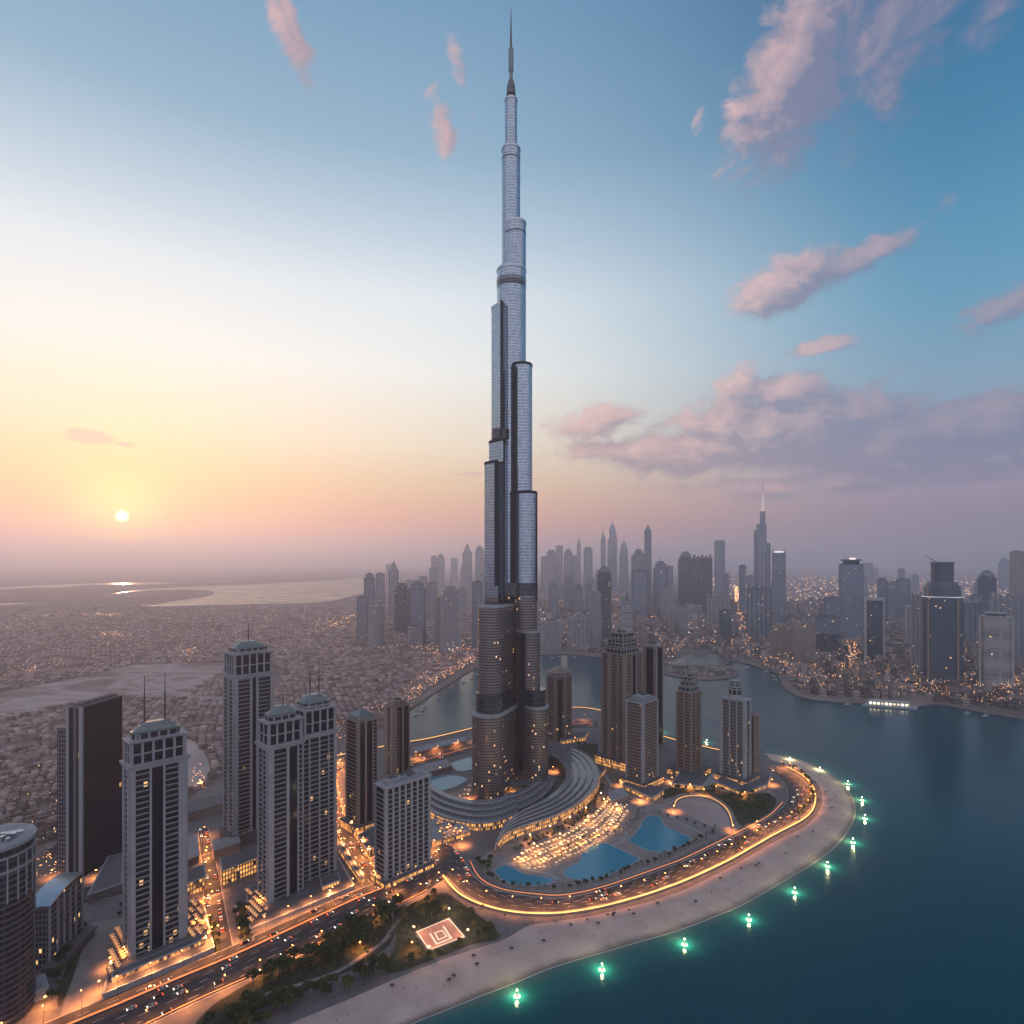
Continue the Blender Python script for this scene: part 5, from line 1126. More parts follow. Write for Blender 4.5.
for lab, px, h in (('long curved low hall between lagoon road and pools', [(412, 782), (425, 778), (452, 770), (446, 764), (420, 770), (410, 775)], 5),
                   ('low shed row on the lagoon side left of the great tower', [(415, 757), (465, 745), (464, 741), (414, 752)], 5),
                   ('pale low hall in the garden between crescent and tan towers', [(612, 806), (628, 800), (622, 793), (608, 798)], 5),
                   ('low club house between brown tower and drum-topped tower', [(704, 790), (716, 786), (712, 778), (702, 782)], 4)):
    block('low_block', lab, px, h, 'hall', 'arcade' if False else 'stone_warm', 'roof')
M['glow_red'] = mat('amber_glow_line', (1, .5, .2), .5, emit=(1, .26, .06), es=1.0)
# parapet with light line along the ring road and the lagoon promenade
def led_wall(name, label, px, n, h=1.4, w=1.0, mk_='led'):
    P = gpath(px, n) if isinstance(px, list) else px
    a = P[len(P)//2]; t = tag(empty(name, (a[0], a[1], 0)), label, 'wall'); O = side(P, w/2); I = side(P, -w/2)
    sh = lambda p: (p[0] - a[0], p[1] - a[1]); m = MB(); g = MB()
    for i in range(len(P) - 1):
        m.prism([sh(I[i]), sh(I[i+1]), sh(O[i+1]), sh(O[i])], 0, h); 
        o1, o2 = side(P[i:i+2], w * .3), side(P[i:i+2], -w * .3); g.prism([sh(o2[0]), sh(o2[1]), sh(o1[1]), sh(o1[0])], h, h + .25)
    m.build('parapet', M['stone_w'], t); g.build('light_line', M[mk_], t); return P
gold = led_wall('lit_parapet', 'golden lit parapet curving along the outer edge of the ring road', [(443, 877), (450, 886), (462, 897), (484, 907), (516, 914), (556, 915), (598, 909), (640, 898), (664, 890), (690, 880), (730, 861), (772, 837), (805, 819), (815, 804), (813, 788), (802, 776), (789, 769)], 120, w=1.7)
gold2 = led_wall('lit_parapet', 'golden lit promenade edge along the lagoon', [(330, 758), (360, 752), (400, 744), (430, 739), (472, 729), (510, 719), (548, 711), (575, 708), (600, 711), (630, 722), (660, 736), (690, 744), (720, 751), (745, 755)], 90, w=2.6)
inner = led_wall('lit_parapet', 'reddish lit low wall between ring road and promenade', [(470, 862), (480, 879), (501, 890), (534, 895), (565, 896), (606, 887), (664, 867), (687, 858), (734, 835), (768, 817), (783, 803)], 100, w=.6, h=1.0, mk_='glow_red')
arcp = led_wall('lit_parapet', 'semicircular lit wall around the round sand forecourt', [(674, 808), (677, 801), (686, 797.5), (700, 797), (713, 800), (724, 807), (730, 816), (733, 828)], 50, w=.9, h=1.2)
sheet('forecourt', [(676, 810), (678, 803), (688, 799), (700, 799), (712, 802), (722, 809), (728, 818), (730, 829), (718, 828), (702, 823), (688, 816)], .42, M['sandbar'], 'round sandy forecourt', 50)
def glow_strip(label, P, w=.5, h=.9):  # added glowing strips that stand in for the light streaks of traffic
    a = P[len(P)//2]; t = tag(empty('streak_strip', (a[0], a[1], 0)), label, 'glow strip'); sh = lambda p: (p[0] - a[0], p[1] - a[1]); m = MB(); g = MB()
    O = side(P, w/2); I = side(P, -w/2)
    for i in range(len(P) - 1):
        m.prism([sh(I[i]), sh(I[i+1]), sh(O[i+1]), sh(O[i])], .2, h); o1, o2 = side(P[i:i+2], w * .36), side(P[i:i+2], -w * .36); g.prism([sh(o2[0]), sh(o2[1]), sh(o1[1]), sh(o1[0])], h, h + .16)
    m.build('rail', M['stone_d'], t); g.build('light_line', M['glow_red'], t)
midf = lambda A, B, f: [tuple(Vector(a).lerp(Vector(b), f)) for a, b in zip(A, B)]
glow_strip('added amber glow strip for traffic streaks between the carriageways of the wide highway', midf(hwA, hwB, .26)[14:-1])
glow_strip('second thin added amber glow strip for traffic streaks between the carriageways of the wide highway', midf(hwA, hwB, .285)[16:-1])
glow_strip('added amber glow strip for traffic streaks along the garden side of the wide highway', midf(hwA, hwB, .965)[6:-1])
glow_strip('added amber glow strip for traffic streaks on the right side of the avenue', midf(avA, avB, .9)[1:-2])
glow_strip('added amber glow strip for traffic streaks on the left side of the avenue', midf(avA, avB, .12)[2:-2])
glow_strip('added amber glow strip for traffic streaks along the back road by the lagoon', midf(backA, backB, .5)[1:-1])
# the lit square court with its light-coloured mark
cc = [G(a, b) for a, b in ((416, 933), (429, 952), (465, 938), (449, 919))]; ccx = sum(p[0] for p in cc) / 4; ccy = sum(p[1] for p in cc) / 4
tcour = tag(empty('court', (ccx, ccy, 0)), 'lit salmon square court with cream square mark in the dark garden', 'court')
P = [(x - ccx, y - ccy) for x, y in cc]; m = MB(); m.prism(offs(P, 1.2), 0, .6); m.build('plinth', M['stone_d'], tcour)
m = MB(); m.prism(P, .6, .9); m.build('surface', mat('court_surface', (.72, .33, .22), .8, var=.1, scale=.3), tcour)
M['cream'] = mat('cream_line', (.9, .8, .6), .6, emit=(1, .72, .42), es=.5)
def bars(pts, w, z, nm, mt, closed=False):
    m = MB(); Q = [G(*p) for p in pts]; Q = [(x - ccx, y - ccy) for x, y in Q]; n = len(Q)
    for i in range(n if closed else n - 1):
        a, b = Vector(Q[i]), Vector(Q[(i+1) % n]); t_ = (b - a).normalized(); c = Vector((-t_.y, t_.x)) * w / 2; a = a - t_ * w * .5; b = b + t_ * w * .5
        m.prism([tuple(a - c), tuple(b - c), tuple(b + c), tuple(a + c)], z, z + .05 + .004 * i)
    m.build(nm, mt, tcour)
bars([(417, 933), (429.3, 951.2), (464, 937.7), (448.8, 920)], .7, .9, 'border_line', M['cream'], True)
bars([(430.3, 935.2), (436.7, 945.4), (451.3, 939.6), (443.6, 928)], 1.2, .92, 'mark_outer', M['cream'])
bars([(434.8, 934.4), (442, 931.8), (446.6, 937.6), (438.6, 941.2)], 1.0, .93, 'mark_inner', M['cream'], True)
bars([(445.6, 936.6), (449.4, 938.6)], .5, .95, 'mark_link', M['cream'])
# pier building on the right shore
tp = tag(empty('pier', (*G(890, 706), 0)), 'long pale pier with lit terminal on the right shore', 'pier'); ox, oy = G(890, 706)
def rel(px, py): x, y = G(px, py); return (x - ox, y - oy)
m = MB(); m.prism([rel(862, 705), rel(917, 709), rel(918, 706.5), rel(868, 702)], WZ - 1, .8); m.build('deck', M['stone'], tp)
m = MB(); m.prism([rel(868, 704.4), rel(908, 707.2), rel(909, 706), rel(872, 703)], .8, 6, top=False); m.build('terminal_wall', facade('terminal_windows', (.4, .4, .4), (.3, .3, .25), fh=5, bw=6, band=.3, mull=.35, lit=.8, ls=3.2, lcol=(1, .85, .55)), tp)
m = MB(); m.prism([rel(867, 704.6), rel(909, 707.4), rel(910, 705.9), rel(871, 702.8)], 6, 7.4, bottom=True); m.build('terminal_roof', M['kerb'], tp)

# ------------------------------------------------------------------ lamps
def sphere(m, c, r, n=8, k=5):
    for i in range(k):
        for j in range(n):
            q = []
            for a, b in ((i, j), (i, j+1), (i+1, j+1), (i+1, j)):
                th = math.pi * a / k; ph = 2 * math.pi * b / n; q.append((c[0] + r * math.sin(th) * math.cos(ph), c[1] + r * math.sin(th) * math.sin(ph), c[2] + r * math.cos(th)))
            m.face(q[::-1])
def light(parent, z, power, col, r=.5, x=0, y=0, kind='SPOT'):
    l = bpy.data.lights.new('lamp_light', kind)
    if kind == 'SPOT': l.spot_size = R(142); l.spot_blend = .5      # shaded lantern throwing its light down
    l.energy = power; l.color = col; l.shadow_soft_size = r
    o = bpy.data.objects.new('lamp_light', l); C.objects.link(o); o.parent = parent; o.location = (x, y, z); return o
AMB = (1, .33, .085); WRM = (1, .50, .20)
sl0 = empty('street_lamp', (0, 0, 0)); m = MB(); m.tube((0, 0, 0), (0, 0, 9), .14, .09); m.tube((0, 0, 9), (0, 2.2, 9.5), .08, .06); m.build('pole', M['dsteel'], sl0)
m = MB(); m.box(0, 2.4, 9.35, .5, 1.2, 9.6); m.build('lamp_head', M['lampo'], sl0); light(sl0, 9.2, 17000, AMB, .4, y=2.4)
used = [0]
def put_lamps(path, step, off, label, group, flip=False, every=1):
    for x, y, a in along(path, step, off):
        e = sl0 if not used[0] else copy_tree(sl0); used[0] += 1
        e.location = (x, y, .1); e.rotation_euler = (0, 0, a + (math.pi if flip else 0)); tag(e, label, 'street lamp', group)
put_lamps(hwA, 17, 1.2, 'amber street lamp on the tower side of the wide highway', 'lamps along the tower side of the highway', True) 
put_lamps(hwB, 20, -1.2, 'amber street lamp on the garden side of the wide highway', 'lamps along the garden side of the highway')
put_lamps(avA, 19, 1.0, 'amber street lamp on the left side of the avenue', 'lamps left of the avenue', True)
put_lamps(avB, 19, -1.0, 'amber street lamp on the right side of the avenue', 'lamps right of the avenue')
put_lamps(rgB, 21, -1.2, 'amber street lamp on the sea side of the ring road', 'lamps on the sea side of the ring road')
put_lamps(stA, 22, -2.0, 'amber street lamp in the warm side street', 'lamps of the warm side street', True)
put_lamps(backA, 34, 1.0, 'amber street lamp on the back road by the lagoon', 'lamps of the back road', True)
# sea marker lamps
mk = empty('sea_lamp', (0, 0, 0)); m = MB(); m.prism(circ(1.0, 10), WZ + .5, WZ + .8); m.build('cap', M['dsteel'], mk)
m = MB(); m.tube((0, 0, WZ + .5), (0, 0, WZ + 3.2), .12, .1); m.tube((0, 0, WZ + 2.4), (1.6, 0, WZ + 2.7), .08, .05); m.build('pole', M['dsteel'], mk)
m = MB(); sphere(m, (0, 0, WZ + 3.7), .42); m.build('lamp_globe', M['lampc'], mk, True); m = MB(); m.prism(circ(2.1, 16), WZ - .2, WZ + .25, poly2=circ(1.8, 16)); m.prism(circ(1.8, 16), WZ + .25, WZ + .55, poly2=circ(1.15, 16)); m.build('water_glow_disc', mat('water_glow', (.9, .95, .7), .5, emit=(.95, 1, .58), es=1.15), mk); light(mk, WZ + 3.7, 11000, (1, 1, .45), .9, kind='POINT')  # disc at the waterline is added, standing in for the lamp's glow in the water
SEA = [(517, 990), (602, 964), (684.5, 939), (748.8, 914.6), (794.7, 887.6), (827.5, 862), (853, 838.5), (865, 815), (862, 797), (848, 781), (820, 767.5), (790, 757.6), (708, 741), (663, 731)]
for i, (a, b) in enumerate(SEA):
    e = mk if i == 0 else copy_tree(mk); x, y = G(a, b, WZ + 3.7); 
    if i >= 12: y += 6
    e.location = (x, y, 0); tag(e, 'pale green glowing lamp above an added disc of water glow, one of the row just off the curved beach' if i < 12 else 'pale glowing lamp standing in the lagoon behind the tan towers', 'sea lamp', 'sea lamps off the beach' if i < 12 else 'lagoon lamps')
# lit parasols and lamps on the waterfront square
random.seed(21)
PZ = [(514, 862), (520, 851), (545, 842), (575, 828), (598, 812), (607, 796), (618, 800), (625, 812), (622, 826), (604, 842), (588, 848), (566, 860), (545, 869), (526, 868)]
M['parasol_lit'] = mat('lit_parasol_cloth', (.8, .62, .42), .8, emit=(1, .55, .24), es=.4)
pr = empty('cafe_parasol', (0, 0, 0)); m = MB(); m.tube((0, 0, 0), (0, 0, 3), .08); m.build('pole', M['dsteel'], pr)
m = MB(); m.prism(circ(2.0, 8), 2.6, 3.5, poly2=circ(.12, 8), bottom=True); m.build('canopy', M['parasol_lit'], pr); m = MB(); sphere(m, (0, 0, 2.2), .42, 6, 4); m.build('lamp', M['lampw'], pr)
gl = empty('globe_lamp', (0, 0, 0)); m = MB(); m.tube((0, 0, 0), (0, 0, 3.6), .09, .07); m.build('pole', M['dsteel'], gl); m = MB(); sphere(m, (0, 0, 4.0), .3, 7, 4); m.build('lamp_globe', M['lampw'], gl)
OUTC = gpath([(512, 862), (530, 850), (560, 838), (585, 822), (604, 804), (611, 792)], 60); INC = gpath([(527, 872), (546, 870), (566, 861), (590, 850), (612, 836), (630, 812)], 60)
n = 0
for rw in range(9):
    f = (rw + .5) / 9; mid = [tuple(Vector(a).lerp(Vector(b), f)) for a, b in zip(OUTC, INC)]; kind = 1 if rw in (1, 4, 7) else 0
    for x, y, a in along(mid, 6.5 if kind else 4.4):
        if random.random() < .12: continue
        src = (pr, gl)[kind]; e = src if not src.get('placed') else copy_tree(src); src['placed'] = 1; e.location = (x + random.uniform(-.5, .5), y + random.uniform(-.5, .5), .2); e.rotation_euler = (0, 0, a + random.uniform(-.2, .2))
        if not kind: s = random.uniform(.6, .95); e.scale = (s, s, s); tag(e, 'glowing cafe parasol in the rows on the waterfront square', 'parasol', 'parasols on the waterfront square')
        else: tag(e, 'globe lamp in the rows between the parasols on the waterfront square', 'lamp', 'globe lamps on the waterfront square')
        n += 1
PLZ = [(530, 843), (550, 834), (570, 825), (586, 815), (601, 800), (522, 862), (540, 862), (560, 852), (580, 846), (597, 838), (612, 828), (617, 812), (604, 806), (588, 824), (560, 842), (534, 852)]
for i, (a, b) in enumerate(PLZ):
    e = empty('flood_lamp', (*G(a, b), .2)); m = MB(); m.tube((0, 0, 0), (0, 0, 7), .14, .1); m.build('pole', M['dsteel'], e); m = MB(); m.box(0, 0, 7, 1.3, 1.3, 7.5); m.build('lamp_head', M['lampw'], e)
    light(e, 6.4, 8000, (1, .38, .10), .8); tag(e, 'taller flood lamp post lighting the waterfront square', 'lamp', 'flood lamps on the waterfront square')
# market stalls in the yards round the tower feet
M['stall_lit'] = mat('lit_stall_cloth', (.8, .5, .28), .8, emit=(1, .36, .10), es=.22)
ms = empty('market_stall', (0, 0, 0)); m = MB()
for a in (-1, 1):
    for b in (-1, 1): m.box(a * 1.2, b * .8, 0, .12, .12, 2.2)
m.build('posts', M['dsteel'], ms); m = MB(); m.prism(rectp(2.8, 2.0), 2.1, 2.9, poly2=rectp(2.4, .2), bottom=True); m.build('awning', M['stall_lit'], ms); m = MB(); m.box(0, 0, 0, 2.2, .8, .95); m.build('counter', M['stone_w'], ms); m = MB(); m.box(0, -1.1, 1.75, .22, .2, 1.95); m.build('lamp', M['lampo'], ms)
msu = [0]
def stalls(px, n, label, group, z):
    c = 0; tr = 0; pts = []
    while c < n and tr < 4000:
        tr += 1; a = random.uniform(min(p[0] for p in px), max(p[0] for p in px)); b = random.uniform(min(p[1] for p in px), max(p[1] for p in px)); x, y = G(a, b)
        uu, vv = round((x + y) * .7071 / 4.2) * 4.2, round((y - x) * .7071 / 3.4) * 3.4; x, y = (uu - vv) * .7071, (uu + vv) * .7071
        if not inside(px, a, b) or any((x-u)**2 + (y-v)**2 < 6 for u, v in pts): continue
        pts.append((x, y)); e = ms if not msu[0] else copy_tree(ms); msu[0] = 1; e.location = (x, y, z); e.rotation_euler = (0, 0, R(45)); tag(e, label, 'stall', group); c += 1
    for k in range(3):
        x, y = pts[k * len(pts) // 3]; e = empty('yard_lamp', (x + 1.8, y, z)); m = MB(); m.tube((0, 0, 0), (0, 0, 5), .1, .08); m.build('pole', M['dsteel'], e); m = MB(); m.box(0, 0, 5, .8, .8, 5.3); m.build('lamp_head', M['lampo'], e); light(e, 4.7, 2200, AMB, .4); tag(e, 'yard lamp above the ' + label.split('in the ')[-1], 'lamp', 'yard lamps, ' + group)
random.seed(14)
stalls([(108, 985), (122, 974), (126, 938), (117, 935)], 30, 'glowing awning in the stall yard left of the antenna tower', 'stalls left of the antenna tower', 3.95)
stalls([(190, 946), (208, 940), (201, 908), (189, 910)], 30, 'glowing awning in the stall yard right of the antenna tower', 'stalls right of the antenna tower', 3.95)
stalls([(250, 930), (266, 924), (262, 894), (248, 898)], 28, 'glowing awning in the stall yard left of the joined towers', 'stalls left of the joined towers', 3.95)
stalls([(432, 838), (448, 846), (466, 840), (440, 826)], 14, 'glowing awning in the small yard by the crescent podium', 'stalls by the crescent podium', 6)
def flood(label, px, py, p, col=AMB, z=6, g=None, group=None, kind='SPOT'):
    e = empty('flood_lamp', (*G(px, py), z if g else .2)); m = MB(); m.tube((0, 0, 0), (0, 0, z if not g else 5), .12, .09); m.build('pole', M['dsteel'], e); zz = z if not g else 5
    m = MB(); m.box(0, 0, zz, .9, .9, zz + .4); m.build('lamp_head', M['lampo'], e); light(e, zz - .6 if kind == 'SPOT' else zz + .9, p * 2.2, col, .6, kind=kind); tag(e, label, 'lamp', group)
for lab, px, py, p in (('flood lamp at the antenna tower, left yard', 110, 968, 5000), ('flood lamp on the pale plaza, lower end', 99, 992, 4000), ('flood lamp at the antenna tower, right yard', 207, 925, 5000), ('lamp at the near end of the warm side street', 218, 935, 6000), ('lamp in the middle of the warm side street', 212, 900, 6000),
        ('lamp at the far end of the warm side street', 206, 858, 5000), ('flood lamp at the left yard of the joined towers', 246, 915, 5000), ('flood lamp before the joined towers', 330, 899, 4000), ('flood lamp at the foot of the dark slab tower', 96, 878, 6000), ('flood lamp behind the dark slab tower', 52, 878, 6000),
        ('flood lamp on the sand lot between the left towers', 200, 786, 7000), ('flood lamp by the avenue pavilion', 362, 858, 6000), ('lamp at the street crossing before the ribbed block', 395, 893, 7000), ('lamp on the corner between crossing and crescent', 462, 846, 8000), ('lamp between ribbed block and crescent podium', 440, 838, 6000),
        ('lamp before the foot of the great tower', 484, 810, 9000), ('lamp left of the foot of the great tower', 468, 800, 7000), ('lamp right of the foot of the great tower', 553, 772, 8000), ('lamp in the notch of the great tower', 514, 792, 5000),
        ('lamp in the garden beside the octagonal tower', 575, 742, 9000), ('lamp at the left foot of the tallest tan tower', 598, 778, 9000), ('lamp at the front of the tallest tan tower', 620, 786, 7000), ('lamp by the slanted lit pavilion row', 640, 802, 8000), ('lamp left of the brown tower', 672, 783, 9000), ('lamp right of the brown tower', 706, 780, 9000),
        ('lamp in front of the brown tower', 690, 790, 7000), ('lamp left of the drum-topped tower', 716, 792, 6000), ('lamp right of the drum-topped tower', 772, 785, 8000), ('lamp before the drum-topped tower', 745, 798, 5000), ('lamp on the road by the beach tip', 790, 768, 9000),
        ('lamp at the bend of the lagoon road', 340, 765, 9000), ('lamp on the lagoon road further right', 420, 760, 9000), ('lamp by the grey-blue pool left of the great tower', 440, 773, 6000), ('lamp at the left end of the round forecourt', 674, 812, 5000), ('lamp at the right end of the round forecourt', 733, 832, 5000), ('lamp at the top of the round forecourt', 704, 795, 5000),
        ('lamp by the kiosks at the lower left corner', 45, 1008, 5000), ('lamp by the footpath bend in the verge', 360, 952, 4000), ('lamp by the garden gate near the footpath', 412, 952, 3000), ('lamp at the ring road crossing', 757, 828, 9000)):
    flood(lab, px, py, p)
for k, (px, py) in enumerate(((414, 935), (429, 955), (468, 938), (449, 916))):
    flood(('flood lamp at the left corner of the square court', 'flood lamp at the near corner of the square court', 'flood lamp at the right corner of the square court', 'flood lamp at the far corner of the square court')[k], px, py, 2400, (1, .55, .34), 5, kind='POINT')

# ------------------------------------------------------------------ trees
def leafmesh(name, mt, blobs, n, s, parent, seed):
    rr = random.Random(seed); m = MB()
    for _ in range(n):
        bx, by, bz, br, bh = rr.choice(blobs)
        while True:
            v = Vector((rr.uniform(-1, 1), rr.uniform(-1, 1), rr.uniform(-1, 1)))
            if .25 < v.length < 1: break
        p = Vector((bx + v.x * br, by + v.y * br, bz + v.z * bh)); a = Vector((rr.gauss(0, 1), rr.gauss(0, 1), rr.gauss(0, .6))).normalized(); b = a.cross(Vector((rr.gauss(0, 1), rr.gauss(0, 1), rr.gauss(0, 1)))).normalized(); k = s * rr.uniform(.6, 1.3)
        m.face([p - a * k - b * k * .6, p + a * k - b * k * .6, p + a * k * .8 + b * k * .6, p - a * k * .8 + b * k * .6])
    return m.build(name, mt, parent)
def proto_tree(seed, mt, h=7.0):
    rr = random.Random(seed); t = empty('tree', (0, 0, 0)); m = MB(); m.tube((0, 0, 0), (0, 0, h * .5), .28, .18); bl = []
    for k in range(5):
        a = rr.random() * 6.28; r_ = rr.uniform(.8, 2.0); z = h * rr.uniform(.5, .85); m.tube((0, 0, h * .38), (r_ * math.cos(a), r_ * math.sin(a), z), .14, .05, 5); bl.append((r_ * math.cos(a), r_ * math.sin(a), z, rr.uniform(1.2, 1.9), rr.uniform(1.0, 1.6)))
    m.build('trunk', M['bark'], t); leafmesh('crown', mt, bl, 330, .42, t, seed); return t
def proto_palm(seed):
    rr = random.Random(seed); t = empty('palm_tree', (0, 0, 0)); m = MB(); m.tube((0, 0, 0), (.3, .1, 6.4), .24, .16); m.build('trunk', M['bark'], t); m = MB()
    for k in range(15):
        a = 2 * math.pi * k / 15 + rr.random() * .3; up = rr.uniform(.1, 1.1); p = Vector((.3, .1, 6.4)); w = .34
        for sgm in range(4):
            q = p + Vector((math.cos(a) * .9, math.sin(a) * .9, up - sgm * .55)); sd = Vector((-math.sin(a), math.cos(a), 0)) * w
            m.face([p - sd, p + sd, q + sd * .8, q - sd * .8]); p = q; w *= .75
    m.build('crown', M['palm'], t); return t
TP = [proto_tree(1, M['leaf'], 7), proto_tree(2, M['leaf'], 8.5), proto_tree(3, M['leaf2'], 6.5)]; PP = [proto_palm(4)]
first = {}
def put_tree(src, x, y, s, label, group):
    e = src if src.name not in first else copy_tree(src); first[src.name] = 1
    e.location = (x, y, .2); e.rotation_euler = (0, 0, random.random() * 6.28); e.scale = (s, s, s * random.uniform(.85, 1.15)); tag(e, label, 'palm tree' if 'palm' in src.name else 'tree', group)
def grove(px, n, label, group, smin=.8, smax=1.25, srcs=None, mind=3.2):
    P = [G(a, b) for a, b in px]; xs = [p[0] for p in P]; ys = [p[1] for p in P]; pts = []; tr = 0
    while len(pts) < n and tr < n * 60:
        tr += 1; x, y = random.uniform(min(xs), max(xs)), random.uniform(min(ys), max(ys))
        if not inside(P, x, y) or any((x-a)**2 + (y-b)**2 < mind**2 for a, b in pts): continue
        pts.append((x, y)); put_tree(random.choice(srcs or TP), x, y, random.uniform(smin, smax), label, group)
random.seed(31)
grove([(250, 984), (290, 966), (330, 946), (366, 923), (398, 908), (392, 925), (372, 944), (340, 960), (300, 975), (262, 992)], 46, 'dark rounded tree in the verge just below the highway', 'trees in the highway verge', 1.0, 1.6)
grove([(205, 1030), (255, 1008), (300, 996), (345, 984), (385, 964), (398, 970), (350, 992), (300, 1008), (270, 1024), (230, 1040)], 40, 'dark rounded tree in the belt between footpath and beach', 'trees between footpath and beach', 1.0, 1.5)
grove([(392, 915), (412, 903), (438, 895), (448, 902), (446, 914), (420, 926), (402, 930)], 15, 'dark tree behind the lit square court', 'trees behind the square court')
grove([(452, 905), (466, 910), (498, 935), (478, 942), (468, 932), (456, 918)], 12, 'dark tree right of the lit square court', 'trees right of the square court', .6, .95)
grove([(404, 950), (414, 942), (428, 956), (466, 943), (480, 942), (440, 956), (410, 968)], 10, 'low tree in the belt along the near side of the square court', 'trees on the near side of the square court', .5, .85)
grove([(190, 926), (202, 912), (214, 955), (206, 957)], 0, '', '')
grove([(236, 908), (246, 900), (251, 938), (240, 944), (233, 930)], 13, 'tree in the planted strip right of the warm side street', 'trees right of the warm side street', .6, 1)
grove([(207, 920), (212, 918), (222, 948), (215, 951)], 7, 'tree in the thin strip left of the warm side street', 'trees left of the warm side street', .5, .8)
grove([(64, 975), (76, 950), (88, 926), (80, 922), (66, 945), (52, 985), (48, 1005), (58, 1004)], 14, 'tree in the row between small curved-roof block and plaza', 'trees beside the plaza', .7, 1.1)
grove([(118, 908), (126, 905), (126, 922), (118, 924)], 4, 'tree at the far end of the pale plaza', 'trees at the far end of the plaza', .6, .9)
grove([(664, 800), (690, 791), (722, 797), (738, 820), (770, 808), (774, 799), (745, 795), (700, 787), (668, 790)], 38, 'dark tree in the park behind the round forecourt', 'park trees behind the forecourt', .6, 1.05, None, 4)
grove([(560, 750), (592, 744), (598, 750), (590, 760), (566, 762)], 11, 'dark tree in the garden beside the octagonal tower', 'trees beside the octagonal tower', .6, 1)
def row(path, step, off, label, group, srcs=None, smin=.6, smax=.9, jit=1.0):
    for x, y, a in along(path, step, off): put_tree(random.choice(srcs or TP), x + random.uniform(-jit, jit), y + random.uniform(-jit, jit), random.uniform(smin, smax), label, group)
pe = gpath([(483, 868), (490, 880), (503, 886.5), (534, 890), (565, 890), (606, 881), (640, 868), (664, 860), (696, 845), (716, 834)], 80)
row(pe, 6.4, 0, 'small dark tree in the row between pools and ring road', 'trees between pools and ring road', TP[:2] + PP)
row(gpath([(560, 862), (566, 856), (580, 848), (600, 838), (618, 836), (634, 824), (642, 812)], 40), 7, 0, 'palm standing between the waterfront lights and the pools', 'palms between lights and pools', PP, .7, 1.0)
row(gpath([(512, 854), (530, 848), (560, 836), (585, 820), (604, 802), (612, 796)], 40), 6, 2.5, 'small tree among the parasols of the waterfront square', 'trees among the parasols', [TP[2]], .45, .7, 2.5)
row(gpath([(524, 846), (548, 836), (570, 824), (586, 812), (598, 798), (604, 786)], 40), 6.6, 0, 'tree lit from the square, in the row along the crescent roof', 'trees along the crescent roof', [TP[2]], .6, .85)
md = gpath([(600, 896), (640, 884), (672, 873), (700, 862), (735, 845), (762, 830)], 60); row(md, 10.5, -2.5, 'bushy tree on the planted median of the ring road', 'median trees of the ring road', [TP[2], TP[0]], .5, .85, 2)
row(gpath([(780, 765), (800, 775), (808, 788), (808, 802), (795, 816)], 40), 9, 3, 'tree on the bend of the ring road by the beach tip', 'trees on the ring road bend', [TP[2], TP[0]], .6, 1, 2)
row(gpath([(478, 902), (500, 912), (540, 920), (590, 916), (640, 905)], 40), 18, -4, 'shrub-like tree at the sand edge below the golden parapet', 'shrubs below the golden parapet', [TP[0]], .22, .4, 2)
row(gpath([(655, 815), (668, 818), (690, 824), (712, 830), (722, 832)], 30), 9, 0, 'small tree between blue pool and round forecourt', 'trees between pool and forecourt', PP + [TP[0]], .5, .7)
row(gpath([(476, 862), (486, 870), (492, 862)], 12), 5, 0, 'tree at the left tip of the promenade', 'trees at the promenade tip')
row(gpath([(446, 826), (458, 834), (468, 832)], 12), 5, 0, 'tree beside the crescent podium', 'trees beside the crescent podium')

m = MB(); rr = random.Random(8)
for px in ([(246, 985), (280, 966), (330, 944), (365, 922), (388, 915), (396, 925), (390, 944), (370, 960), (340, 975), (300, 992), (255, 1012), (215, 1030)], [(395, 925), (410, 905), (440, 893), (452, 897), (500, 935), (470, 945), (400, 972), (385, 968)], [(664, 800), (690, 793), (715, 797), (730, 808), (738, 822), (770, 812), (776, 800), (745, 794), (700, 788), (668, 788)], [(238, 908), (247, 903), (253, 936), (243, 942)], [(206, 921), (211, 919), (221, 949), (214, 952)], [(128, 902), (180, 882), (184, 888), (128, 908)], [(60, 985), (80, 930), (88, 926), (74, 975), (58, 1010)]):
    P = [G(a, b) for a, b in px]; x0, x1 = min(p[0] for p in P), max(p[0] for p in P); y0, y1 = min(p[1] for p in P), max(p[1] for p in P); cq = [G(a, b) for a, b in ((413, 933), (429, 955), (469, 938), (449, 915))]
    for _ in range(int((x1 - x0) * (y1 - y0) * .035)):
        x, y = rr.uniform(x0, x1), rr.uniform(y0, y1)
        if not inside(P, x, y) or inside(cq, x, y): continue
        for _k in range(9):
            p = Vector((x + rr.gauss(0, .8), y + rr.gauss(0, .8), .35 + abs(rr.gauss(0, .5)))); a = Vector((rr.gauss(0, 1), rr.gauss(0, 1), rr.gauss(0, .5))).normalized(); b = a.cross(Vector((rr.gauss(0, 1), rr.gauss(0, 1), rr.gauss(0, 1)))).normalized(); k = rr.uniform(.22, .5)
            m.face([p - a * k - b * k, p + a * k - b * k, p + a * k + b * k, p - a * k + b * k])
tag(m.build('shrubbery', M['leaf2']), 'low olive green shrubs covering the planting beds', kind='stuff')
